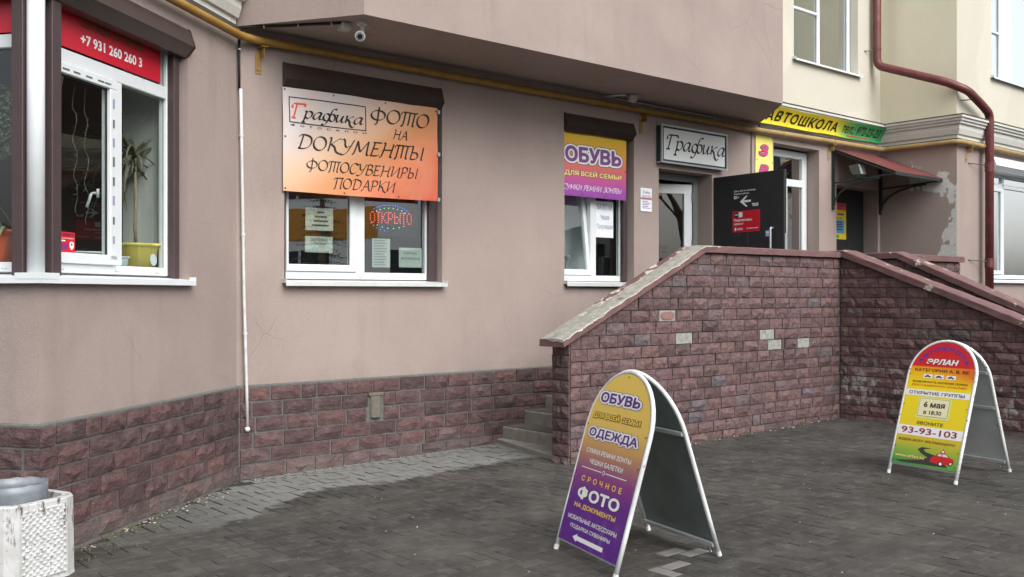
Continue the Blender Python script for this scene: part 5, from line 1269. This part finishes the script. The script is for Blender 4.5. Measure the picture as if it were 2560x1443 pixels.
# ================================================================== A-BOARDS
def aboard(name, label, FL, FRt, BL, BR, top, w, m_tube, m_print, m_back, pb, pt_pad, skew=0, bars=(.62,), seed=1):
    """two arched tube frames leaning together; returns the thing and the print surface of the front panel"""
    root = thing(name, label, 'a-board', ((FL[0] + BR[0]) / 2, (FL[1] + BR[1]) / 2, gz((FL[0] + BR[0]) / 2, (FL[1] + BR[1]) / 2)), 'a-boards on the pavement')
    surf = None
    for k, (a, b, tp) in enumerate(((FL, FRt, top[0]), (BL, BR, top[1]))):
        a = Vector((*a, gz(*a))); b = Vector((*b, gz(*b))); mid = (a + b) / 2; ex = (b - a).normalized(); tp = Vector(tp)
        ey = tp - mid; ey -= ex * ey.dot(ex); L = ey.length; ey.normalize(); nz = ex.cross(ey)
        if k == 1: nz = nz
        r = w / 2; ys = L - r
        pth = [mid - ex * r + ey * .0] + [mid - ex * r + ey * ys * t for t in (.33, .66, 1)] + [mid + ex * r * -math.cos(R(t)) + ey * (ys + r * math.sin(R(t))) for t in range(9, 181, 9)] + [mid + ex * r + ey * ys * t for t in (.66, .33, 0)]
        bm = B(); tube(bm, pth, .0145, 10); obj('tube_frame', bm, m_tube, root, smooth=True)
        for sx in (-1, 1):
            bm = B(); disc(bm, mid + ex * r * sx - ey * .002, ey, .0165, .03, 10); obj('foot_cap', bm, MT['enamel'], root)
        P = lambda x, y, d, mid=mid, ex=ex, ey=ey, nz=nz: mid + ex * x + ey * y + nz * d
        # panel outline
        hw = r - .010; out = [(-hw, pb), (hw, pb)] + [(hw * math.cos(R(t)), ys + hw * math.sin(R(t))) for t in range(0, 181, 9)]
        dn_, up_ = (.006, .010) if k == 0 else (-.010, -.006)
        bm = B(); uvl = bm.loops.layers.uv.new('UVMap')
        if k == 0:
            f = bm.faces.new([bm.verts.new(P(x, y, .012)) for x, y in out])
            for l, (x, y) in zip(f.loops, out): l[uvl].uv = ((x + hw) / (2 * hw), (y - pb) / (L - .01 - pb))
            pn = obj('printed_panel', bm, m_print, root, recalc=False)
            bm = B(); bm.faces.new([bm.verts.new(P(x, y, .0105)) for x, y in out[::-1]]); obj('panel_back', bm, m_back, root, recalc=False)
            surf = lambda x, y, d, P=P: P(x, y, .012 + d)
            for x, y in ((-hw + .012, .25), (-hw + .012, .62), (hw - .012, .25), (hw - .012, .62), (-hw + .015, pb + .03), (hw - .015, pb + .03), (0, L - .03), (-hw + .012, ys), (hw - .012, ys)):
                bm = B(); disc(bm, P(x, y, .012), nz, .005, .003, 8); obj('rivet', bm, MT['ledge'], root)
        else:
            loft(bm, [P(x, y, -.006) for x, y in out], [P(x, y, -.004) for x, y in out]); obj('back_panel', bm, m_back, root)
        for yb in ((pb,) if k == 0 else (pb,) + tuple(bars)):
            xb = hw if yb < ys else math.sqrt(max(.01, hw * hw - (yb - ys) ** 2))
            bm = B(); q = [P(-xb, yb - .012, -.004), P(xb, yb - .012, -.004), P(xb, yb - .012, -.022), P(-xb, yb - .012, -.022), P(-xb, yb + .012, -.004), P(xb, yb + .012, -.004), P(xb, yb + .012, -.022), P(-xb, yb + .012, -.022)]
            if k == 1: q = [p + nz * .026 for p in q]
            hexa(bm, q); obj('cross_bar', bm, MT['backboard_l'], root)
        if k == 1:
            bm = B(); tube(bm, [P(hw - .055 + .018 * math.cos(R(t)) , pb - .02 + .05 * math.sin(R(t)), .0) for t in range(180, 361, 20)], .003, 5); obj('hook', bm, MT['steel'], root)
            bm = B(); hexa(bm, [P(hw - .02, .42, .0), P(hw + .01, .42, .0), P(hw + .01, .42, .006), P(hw - .02, .42, .006), P(hw - .02, .445, .0), P(hw + .01, .445, .0), P(hw + .01, .445, .006), P(hw - .02, .445, .006)]); obj('lug', bm, MT['alu'], root)
    return root, surf
def off(p, q, t): return (p[0] + (q[0] - p[0]) * t, p[1] + (q[1] - p[1]) * t)
# purple and yellow shoe board
sg, S = aboard('shoe_a_board', 'arched white-framed pavement board, yellow fading to purple, with a white arrow', (.275, 6.122), (.575, 5.467), (.925, 6.545), (1.246, 5.95), ((.70, 5.99, 1.122), (.77, 6.03, 1.118)), .72, MT['enamel'], MT['board1'], MT['backboard'], .075, 0, bars=(.80,))
dx = .035
def TS(s_, a, b, c, e, m, d=.001, **k): return text(sg, S, s_, a + dx, b + dx, c, e, MT[m], d, **k)
for m, d, h in (('purple', .001, .17), ('inkw', .0022, .135), ('purple', .0034, 0)):
    TS('ОБУВЬ', -.295, .165, .955, 1.02, m, d, off=.035, halo=h); TS('ОДЕЖДА', -.33, .235, .725, .79, m, d, off=.03, halo=h)
for m, d, h in (('ink', .001, .085), ('yellow_ink', .0022, 0)): TS('ДЛЯ ВСЕЙ СЕМЬИ', -.335, .215, .848, .896, m, d, off=.04, halo=h)
TS('СУМКИ РЕМНИ ЗОНТЫ', -.31, .215, .632, .662, 'inkw', off=.015); TS('ЧЕШКИ БАЛЕТКИ', -.24, .15, .57, .60, 'inkw', off=.015)
rect(sg, S, -.315 + dx, -.075 + dx, .536, .541, MT['inkw'], .001, 'rule'); rect(sg, S, -.025 + dx, .213 + dx, .536, .541, MT['inkw'], .001, 'rule')
poly(sg, S, [(-.05 + dx + .014 * math.cos(R(a)), .5385 + .014 * math.sin(R(a))) for a in range(0, 360, 30)], MT['inkw'], .001, 'ring'); poly(sg, S, [(-.05 + dx + .009 * math.cos(R(a)), .5385 + .009 * math.sin(R(a))) for a in range(0, 360, 30)], MT['purple_b'], .0018, 'ring_core')
TS('СРОЧНОЕ', -.285, .192, .455, .49, 'yellow_ink', off=.03, space=1.9)
for m, d, h in (('ink', .001, .03), ('inkw', .0022, 0)): TS('ФОТО', -.285, .21, .345, .425, m, d, off=.045, halo=h)
TS('НА ДОКУМЕНТЫ', -.29, .2, .288, .322, 'yellow_ink', off=.03); TS('МОБИЛЬНЫЕ АКСЕССУАРЫ', -.33, .252, .215, .242, 'inkw', off=.015); TS('ПОДАРКИ СУВЕНИРЫ', -.275, .2, .163, .191, 'inkw', off=.015)
poly(sg, S, [(-.215 + dx, .118), (-.165 + dx, .143), (-.165 + dx, .131), (.147 + dx, .131), (.147 + dx, .105), (-.165 + dx, .105), (-.165 + dx, .093)], MT['inkw'], .001, 'arrow')
# driving-school board
s2, S = aboard('driving_school_a_board', 'rusty arched white-framed pavement board, red and yellow, with a small red car', (3.243, 8.442), (3.591, 7.916), (3.937, 8.948), (4.285, 8.422), ((3.735, 8.405, 1.192), (3.795, 8.45, 1.185)), .62, MT['enamel_rust'], MT['board2'], MT['backboard_l'], .10, 0, bars=(.60, .92))
def TD(s_, a, b, c, e, m='ink', d=.0012, **k): return text(s2, S, s_, a, b, c, e, MT[m], d, **k)
def arc(x, y):
    r = .235 + (y - 1.0); a = R(90) - x / .235
    return r * math.cos(a), .885 + r * math.sin(a)
text(s2, S, 'АВТОШКОЛА', -.262, .262, .995, 1.032, MT['blue_ink'], .0012, off=.035, warp=arc, space=1.25)
TD('ЭРЛАН', -.155, .14, .985, 1.035, 'ink', .0012, off=.04, halo=.03, shear=.2); TD('ЭРЛАН', -.155, .14, .985, 1.035, 'inkw', .0024, off=.04, shear=.2)
TD('КАТЕГОРИИ А, В, ВЕ', -.25, .25, .915, .945, off=.02)
for i, cx in enumerate((-.118, -.012, .098)):
    rect(s2, S, cx - .042, cx + .042, .86, .895, MT['inkw'], .001, 'pictogram_field')
    poly(s2, S, [(cx - .03, .872), (cx + .03, .872), (cx + .026, .879), (cx + .012, .881), (cx + .006, .888), (cx - .012, .888), (cx - .018, .881), (cx - .03, .879)], MT['ink'], .0018, 'pictogram')
    for q in (-.018, .018): poly(s2, S, [(cx + q + .006 * math.cos(R(a)), .872 + .006 * math.sin(R(a))) for a in range(0, 360, 45)], MT['ink'], .0022, 'pictogram_wheel')
TD('ВОЗМОЖНОСТЬ ОБУЧЕНИЯ ТЕОРИИ', -.25, .255, .818, .836, off=.015); TD('ДИСТАЦИОННО (ONLINE)!', -.255, .255, .783, .806, 'inkred', off=.01)
rect(s2, S, -.295, .295, .702, .755, MT['inkw'], .0008, 'white_band'); TD('ОТКРЫТИЕ ГРУППЫ', -.262, .252, .714, .742, 'ink', .0016, off=.02)
rect(s2, S, -.155, .145, .51, .69, simple('green_tape_paper', '#d6e2a0', .6), .0008, 'note'); rect(s2, S, -.145, .132, .525, .682, MT['ink_soft'], .0014, 'note_border'); rect(s2, S, -.142, .129, .528, .679, simple('cream_paper', '#e6dfb4', .7), .002, 'note_paper')
TD('6 мая', -.10, .095, .605, .655, 'ink', .0028, off=.03); TD('в 18:30', -.09, .075, .545, .58, 'ink', .0028, off=.02)
TD('ЗВОНИТЕ', -.135, .112, .452, .48, off=.015); rect(s2, S, -.297, .297, .352, .436, MT['inkw'], .0008, 'white_band'); TD('93-93-103', -.265, .25, .368, .422, 'darkred_ink', .0016, off=.015)
TD('ЖДЕМ ВСЕХ ЖЕЛАЮЩИХ!!!', -.277, .252, .298, .322, off=.012)
poly(s2, S, [(-.04, .262), (.05, .262), (-.02, .245), (.0, .225), (.10, .205), (.16, .17), (.22, .12), (-.2, .112), (-.28, .125), (-.05, .15), (.03, .18), (-.04, .21), (-.075, .24)], simple('road_print', '#3b3a38', .5), .001, 'road')
TD('www.erlan.su', -.275, .0, .158, .187, 'cream_ink', .0022, off=.025); TD('www.erlan.su', -.275, .0, .158, .187, 'ink', .0016, off=.025, halo=.03)
car = [(.055, .15), (.06, .185), (.095, .205), (.115, .228), (.195, .230), (.225, .205), (.262, .195), (.27, .165), (.255, .148), (.15, .135)]
poly(s2, S, car, MT['inkred'], .002, 'car_print'); poly(s2, S, [(.115, .207), (.125, .224), (.150, .225), (.150, .206)], MT['paper'], .0026, 'car_window'); poly(s2, S, [(.158, .206), (.158, .225), (.190, .225), (.212, .205)], MT['paper'], .0026, 'car_window')
for cx, cy, r in ((.155, .143, .022), (.243, .155, .016)):
    poly(s2, S, [(cx + r * math.cos(R(a)), cy + r * math.sin(R(a))) for a in range(0, 360, 30)], MT['ink'], .003, 'car_wheel'); poly(s2, S, [(cx + r * .6 * math.cos(R(a)), cy + r * .6 * math.sin(R(a))) for a in range(0, 360, 30)], MT['inkw'], .0036, 'car_wheel')
poly(s2, S, [(.135, .232), (.182, .232), (.158, .272)], MT['inkred'], .0026, 'roof_triangle'); poly(s2, S, [(.146, .238), (.171, .238), (.158, .258)], MT['inkw'], .0032, 'roof_triangle')

# ================================================================== LITTER BIN
BC = Vector((-2.83, 5.62, 0)); BC.z = gz(BC.x, BC.y)
bn = thing('litter_bin', 'whitewashed concrete litter bin with galvanised liner at the bay corner', 'litter bin', BC)
dirs = []; th0 = math.atan2(.26, .145)
poly2 = [Vector((0, 0))]
for k in range(4):
    for ang, ln in ((0, .30), (28, .075), (62, .075)):
        t = th0 + R(90 * k + ang); poly2.append(poly2[-1] + Vector((math.cos(t), math.sin(t))) * ln)
poly2.pop(); cc = sum(poly2, Vector((0, 0))) / len(poly2)
front_l = Vector((-2.72, 5.40)); shift = front_l - poly2[0]
poly2 = [p + shift for p in poly2]; cc = cc + shift
HB = .455; gB = gz(cc.x, cc.y)
bn.location = (cc.x, cc.y, gB)
bm = B()
sc_ = lambda p, f: cc + (p - cc) * f
rings = [[Vector((*sc_(p, f), gB + z)) for p in poly2] for f, z in ((1.03, 0), (1.02, .02), (1.0, HB - .02), (1.0, HB - .006), (.985, HB), (.80, HB), (.78, HB - .3))]
sweep(bm, rings, True, True); obj('body', bm, MT['bin'], bn)
for k in range(4):
    a = poly2[k * 3]; b = poly2[k * 3 + 1]; t = (b - a).normalized(); nn = Vector((t.y, -t.x)); ln = (b - a).length
    bm = B(); nx_, nz_ = 26, 44; rr = random.Random(k); g = []
    for j in range(nz_ + 1):
        row = []
        for i in range(nx_ + 1):
            e_ = i in (0, nx_) or j in (0, nz_)
            h = .0 if e_ else (.013 if i % 2 and (j + (i // 2 % 2) * 2) % 4 == 1 else .0) + rr.uniform(0, .004)
            p = a + t * (.012 + (ln - .024) * i / nx_) + nn * (h + .003); f = 1.025 - .025 * j / nz_
            p = sc_(p, f); row.append(bm.verts.new((p.x, p.y, gB + .03 + (HB - .06) * j / nz_)))
        g.append(row)
    for j in range(nz_):
        for i in range(nx_): bm.faces.new((g[j][i], g[j][i + 1], g[j + 1][i + 1], g[j + 1][i]))
    obj('textured_panel', bm, MT['bin'], bn)
rl = .172; bm = B(); rings = []; rr = random.Random(9)
dent = [rr.uniform(-.010, .010) for _ in range(28)]
for f, z, k in ((1.0, HB - .25, 0), (1.0, HB + .04, .4), (1.015, HB + .085, .7), (.975, HB + .086, .7), (.955, HB + .04, .5), (.95, HB - .22, 0)):
    rings.append([Vector((cc.x + (rl + dent[i] * k) * f * math.cos(2 * math.pi * i / 28), cc.y + (rl + dent[(i + 5) % 28] * k) * f * math.sin(2 * math.pi * i / 28), gB + z + dent[(i * 3) % 28] * k * .6)) for i in range(28)])
sweep(bm, rings, True, False); obj('liner', bm, MT['galv'], bn, smooth=True)
bm = B(); disc(bm, (cc.x, cc.y, gB + HB - .2), (0, 0, 1), rl * .94, .01, 20); obj('liner_bottom', bm, MT['black'], bn)

# ================================================================== POTS AND PLANTS IN THE BAY
def pot(name, label, F, s, d, z, r0, r1, h, m, cat='pot'):
    o = thing(name, label, cat, F.p(s, d, z)); bm = B(); c = F.p(s, d, z); n = 20; rings = []
    for r, zz in ((r0, 0), (r0 + (r1 - r0) * .8, h * .82), (r1 * .98, h * .84), (r1, h * .9), (r1 * 1.12, h * .93), (r1 * 1.12, h), (r1 * .98, h), (r1 * .9, h * .8)):
        rings.append([c + Vector((r * math.cos(2 * math.pi * i / n), r * math.sin(2 * math.pi * i / n), zz)) for i in range(n)])
    sweep(bm, rings); obj('pot_wall', bm, m, o, smooth=True)
    bm = B(); disc(bm, c + Vector((0, 0, h * .8)), (0, 0, 1), r1 * .92, .01, 16); obj('soil', bm, MT['joint'], o); return o, c + Vector((0, 0, h * .82))
bm = B(); box(bm, FA, .5, LA - .17, -.62, -.16, 1.70, 1.735); box(bm, FB, .3, 1.6, -.5, -.16, 1.70, 1.735); obj('inner_sill', bm, MT['pvc'], bld)
def blade(bm, base, az, el, ln, w, droop):
    d = Vector((math.cos(az), math.sin(az), 0)); side = Vector((-d.y, d.x, 0)); pts = []; p = Vector(base); e = el; n = 7
    for i in range(n + 1):
        t = i / n; ww = w * (1 - t) ** .7 * (.5 + min(1, t * 4) * .5); pts.append((p + side * ww, p - side * ww)); e -= droop / n
        p = p + (d * math.cos(e) + Vector((0, 0, math.sin(e)))) * ln / n
    V = [(bm.verts.new(a), bm.verts.new(b)) for a, b in pts]
    for a, b in zip(V, V[1:]): bm.faces.new((a[0], b[0], b[1], a[1]))
yp, c = pot('yellow_pot', 'yellow plastic flower pot with a drooping dracaena in the bay window', FA, .98, -.33, 1.735, .125, .165, .25, MT['yellowpot'])
bm = B(); disc(bm, FA.p(.99, -.33 + .158, 1.86) - FA.e2 * .012, FA.e2, .045, .008, 14); obj('label_sticker', bm, MT['paperw'], yp)
stem = [c, c + Vector((.0, -.03, .18)), c + Vector((.02, -.06, .38)), c + Vector((-.01, .0, .56)), c + Vector((-.02, .03, .70))]
bm = B(); tube(bm, stem, [.014, .013, .012, .012, .01], 8); obj('stem', bm, MT['stem'], yp, smooth=True)
rr = random.Random(5)
bm = B()
while len(bm.faces) < 90 * 7:
    az = rr.uniform(0, 6.28); ln = rr.uniform(.3, .62)
    dd_ = (stem[-1] - FA.o).dot(FA.e2) + .75 * ln * (math.cos(az) * NA[0] + math.sin(az) * NA[1]); ds_ = (stem[-1] - FA.o).dot(FA.e1) + .75 * ln * (math.cos(az) * AD[0] + math.sin(az) * AD[1])
    if dd_ > -.175 or ds_ < .66: continue
    blade(bm, stem[-1] + Vector((0, 0, rr.uniform(-.12, .05))), az, rr.uniform(-.1, 1.35), ln, .016, rr.uniform(.9, 2.2))
obj('leaves', bm, MT['leafdull'], yp, kind='stuff')
o, c = pot('white_cup', 'small white cup beside the yellow pot', FA, 1.30, -.27, 1.735, .06, .07, .14, MT['whitepot'])
o, c = pot('white_bowl', 'white bowl planter behind the sash of the bay window', FA, 1.62, -.34, 1.735, .10, .16, .16, MT['whitepot'])
o, c = pot('terracotta_tray', 'flat orange terracotta planter with aloe in the bay window', FA, 1.98, -.34, 1.735, .15, .17, .10, MT['orangepot'])
bm = B()
for i in range(9): blade(bm, c + Vector((rr.uniform(-.05, .05), rr.uniform(-.05, .05), 0)), rr.uniform(0, 6.28), rr.uniform(.6, 1.4), rr.uniform(.22, .45), .028, rr.uniform(.2, .9))
obj('leaves', bm, MT['leaf'], o, kind='stuff')
o, c = pot('orange_planter', 'large orange planter with a pale blue label in the bay front window', FB, .52, -.32, 1.735, .22, .25, .27, MT['orangepot'])
bm = B(); box(bm, FB, .29, .40, -.113 + .02, -.09 + .0, 1.82, 1.93); bm.free()
bm = B()
for i in range(14): blade(bm, c + Vector((rr.uniform(-.12, .12), rr.uniform(-.1, .1), 0)), rr.uniform(0, 6.28), rr.uniform(.6, 1.4), rr.uniform(.25, .5), .022, rr.uniform(.6, 1.8))
obj('leaves', bm, MT['leaf'], o, kind='stuff')
wr_ = thing('hanging_wreath', 'round green wreath hanging inside the bay window', 'wreath', FA.p(2.19, -.5, 2.6))
bm = B()
for i in range(420):
    v = Vector((rr.gauss(0, 1), rr.gauss(0, 1), rr.gauss(0, 1))).normalized(); p = FA.p(2.2, -.55, 2.72) + Vector((v.x * .13, v.y * .13, v.z * .24)); t = v.orthogonal().normalized() * .016; q = v.cross(t).normalized() * .012
    bm.faces.new([bm.verts.new(p + a) for a in (t, q + v * .01, -t, -q + v * .01)])
obj('foliage', bm, simple('wreath_green', '#66754c', .7, 0, .3, 30), wr_, kind='stuff')
for k, (s, z0_, z1_) in enumerate(((1.90, 2.15, 3.0), (1.78, 2.08, 3.0), (1.43, 2.45, 3.0))):
    gl = thing('light_string', ('long wire light string near the wreath in the bay window', 'wire light string beside the sash handle in the bay window', 'short wire light string above the dracaena')[k], 'light string', FA.p(s, -.2, z0_), 'light strings in the bay window')
    bm = B(); pts = []
    for i in range(28):
        t = i / 27; pts.append(FA.p(s + .008 * math.sin(t * 19 + k) + .006 * math.sin(t * 47) - .03 * t, -.21 + .012 * math.cos(t * 23), z1_ + (z0_ - z1_) * t))
    tube(bm, pts, .0013, 4)
    for p in pts[4:]:
        tube(bm, [p, p + Vector((rr.uniform(-.02, .02), rr.uniform(-.02, .02), rr.uniform(-.02, .02)))], .0011, 3)
    obj('wire', bm, simple('pale_wire', '#75776f', .5) if k == 0 else bpy.data.materials['pale_wire'], gl)
# things inside the shoe shop window
dl = thing('desk_lamp', 'small white lamp standing inside the narrow shoe shop window', 'lamp', FM.p(4.33, -.42, 1.745))
bm = B(); tube(bm, [FM.p(4.30, -.42, 1.75), FM.p(4.30, -.42, 1.98), FM.p(4.33, -.42, 2.02)], .006, 6); disc(bm, FM.p(4.30, -.42, 1.745), (0, 0, 1), .05, .012, 12); obj('stand', bm, MT['alu'], dl)
bm = B(); bmesh.ops.create_uvsphere(bm, u_segments=12, v_segments=8, radius=.04, matrix=Matrix.Translation(FM.p(4.33, -.42, 2.03)) @ Matrix.Diagonal((1, 1, .8, 1))); obj('shade', bm, MT['white'], dl, smooth=True)
bm = B(); box(bm, FM, 4.90, 5.22, -.62, -.42, 1.74, 2.06); bevel(bm, .01); tag(obj('dark_box', bm, simple('dark_cardboard_box', '#1d2022', .6)), 'dark box standing inside the narrow shoe shop window', 'box')
bm = B(); box(bm, FM, .5, 2.15, -.7, -.21, 1.70, 1.735); box(bm, FM, 3.92, 5.28, -.7, -.25, 1.70, 1.742); obj('inner_sill', bm, MT['pvc'], bld)

# ================================================================== GROWTH AND GRIT
rr = random.Random(17)
bm = B()
def tuft(p, n, h):
    for _ in range(n):
        b = p + Vector((rr.gauss(0, .012), rr.gauss(0, .012), 0)); a = rr.uniform(0, 6.28); ln = h * rr.uniform(.5, 1.2); lean = Vector((math.cos(a), math.sin(a), 0)) * ln * .6; s = Vector((-math.sin(a), math.cos(a), 0)) * .0022
        bm.faces.new([bm.verts.new(b + s), bm.verts.new(b - s), bm.verts.new(b + lean + Vector((0, 0, ln)))])
def gp(F, s, d): q = F.p(s, d, 0); q.z = gz(q.x, q.y); return q
for i in range(46): tuft(gp(FA, rr.uniform(.3, 2.4), .06 + abs(rr.gauss(0, .06))), rr.randint(3, 7), .022)
for i in range(30): tuft(gp(FA, rr.uniform(1.6, 2.5), .12 + abs(rr.gauss(0, .22))), rr.randint(3, 7), .016)
for i in range(18): tuft(gp(FM, rr.uniform(2.7, 7.0), VP + .02 + abs(rr.gauss(0, .02))), rr.randint(3, 8), .028)
for i in range(4): tuft(gp(FM, 6.2 + rr.uniform(-.1, .1), VP + .03), 10, .045)
tag(obj('weeds', bm, MT['grass'], kind='stuff'), 'short weeds sprouting along the foot of the walls', 'weeds')
bm = B()
def pebble(p, r):
    m_ = Matrix.Translation(p) @ Matrix.Rotation(rr.uniform(0, 6), 4, 'Z') @ Matrix.Diagonal((r, r * rr.uniform(.6, 1), r * rr.uniform(.4, .7), 1)); bmesh.ops.create_icosphere(bm, subdivisions=1, radius=1, matrix=m_)
for i in range(60): pebble(gp(FA, rr.uniform(.1, 2.4), .04 + abs(rr.gauss(0, .07))), rr.uniform(.004, .011))
for i in range(70): pebble(gp(FM, rr.uniform(0, 2.8), .04 + abs(rr.gauss(0, .05))), rr.uniform(.003, .008))
for i in range(70): pebble(gp(FM, rr.uniform(2.6, 7.0), VP + .02 + abs(rr.gauss(0, .04))), rr.uniform(.004, .014))
for i in range(70): pebble(gp(FM, rr.uniform(-1, 6), rr.uniform(1.2, 5)), rr.uniform(.003, .007))
tag(obj('grit', bm, MT['grit'], kind='stuff'), 'scattered grit and small stones on the pavement', 'grit')

# ================================================================== ACROSS THE STREET (seen in the panes)
def facade(name, label, org, ang, w, h, dpt, m, rows, cols, accent=None):
    F = Frame(org, (math.cos(ang), math.sin(ang)), (math.sin(ang), -math.cos(ang)))
    root = thing(name, label, 'building', F.p(w / 2, 0, 0)); bm = B(); box(bm, F, 0, w, -dpt, 0, -1, h); obj('wall', bm, m, root)
    cw = w / cols; rh = h / rows
    for r in range(rows):
        for c_ in range(cols):
            a = c_ * cw + cw * .25; z = r * rh + rh * .3
            bm = B(); box(bm, F, a, a + cw * .5, -.05, .03, z, z + rh * .5); wd = obj('window', bm, simple('dark_far_pane', '#3c4246', .2) if 'dark_far_pane' not in bpy.data.materials else bpy.data.materials['dark_far_pane'], root)
            bm = B(); box(bm, F, a + cw * .24, a + cw * .26, .03, .05, z, z + rh * .5); obj('mullion', bm, MT['pvc'], wd)
        if accent and r == 1:
            bm = B(); box(bm, F, w * .57, w, .0, .02, r * rh - rh * .1, r * rh + rh * .2); obj('band', bm, accent, root)
    return root
facade('office_block', 'pale block with orange bands across the street', (19, 17), R(-72), 28, 12, 8, simple('pale_render', '#eeeeea', .8), 3, 5, simple('orange_render', '#d6973f', .8))
facade('apartment_block', 'long grey apartment block behind the parking side', (-18, -46), R(0), 36, 13, 8, simple('grey_render', '#b9b7b0', .8), 5, 9)
def spruce(org, h, r):
    root = thing('spruce_tree', 'dark green spruce tree standing on the street side', 'tree', org); o_ = Vector(org); q = random.Random(2)
    bm = B(); tube(bm, [o_, o_ + Vector((0, 0, h * .6)), o_ + Vector((0, 0, h))], [.14, .08, .02], 8); obj('trunk', bm, MT['stem'], root)
    bm = B()
    for k in range(int(h * 7)):
        z = .5 + (h - .6) * k / (h * 7); R_ = r * (1 - z / h) + .1
        for j in range(9):
            a = q.uniform(0, 6.28); ln = R_ * q.uniform(.75, 1.15); d = Vector((math.cos(a), math.sin(a), -.18)); s_ = Vector((-math.sin(a), math.cos(a), 0))
            for i in range(int(ln / .07)):
                p = o_ + Vector((0, 0, z)) + d * (.07 * i + .05); l2 = .13 * (1.2 - i * .07 / ln)
                for sg_ in (-1, 1):
                    e = p + s_ * sg_ * l2 + d * .07 + Vector((0, 0, q.uniform(-.05, .04))); t = d * .016
                    bm.faces.new([bm.verts.new(p - t), bm.verts.new(p + t), bm.verts.new(e)])
    obj('crown', bm, simple('spruce_needles', '#39463a', .8, 0, .35, 6), root, kind='stuff')
spruce((8.6, 5.3, gz(8.6, 5.3)), 4.2, 1.35)
def bare(org, h, seed):
    root = thing('bare_tree', ('leafless tree beside the spruce', 'leafless tree in front of the orange-banded block', 'tall leafless tree before the grey block', 'leafless tree at the end of the grey block')[seed], 'tree', org, 'leafless trees across the street'); q = random.Random(seed); bm = B()
    def grow(p, d, ln, r, lv):
        e = p + d * ln; tube(bm, [p, p.lerp(e, .5) + Vector((q.gauss(0, .03), q.gauss(0, .03), 0)) * ln, e], [r, r * .85, r * .7], 5, False)
        if lv == 0: return
        for _ in range(3 if lv > 1 else 4):
            nd = (d + Vector((q.gauss(0, .45), q.gauss(0, .45), q.gauss(.1, .25)))).normalized(); grow(e, nd, ln * q.uniform(.6, .82), r * .62, lv - 1)
    grow(Vector(org), Vector((0, 0, 1)), h * .3, .13, 4); obj('branches', bm, MT['stem'], root)
for i, (x, y) in enumerate(((14.5, 1.5), (13.5, -6), (5, -16), (-5, -18))): bare((x, y, gz(x, y)), 7 + i % 2, i)
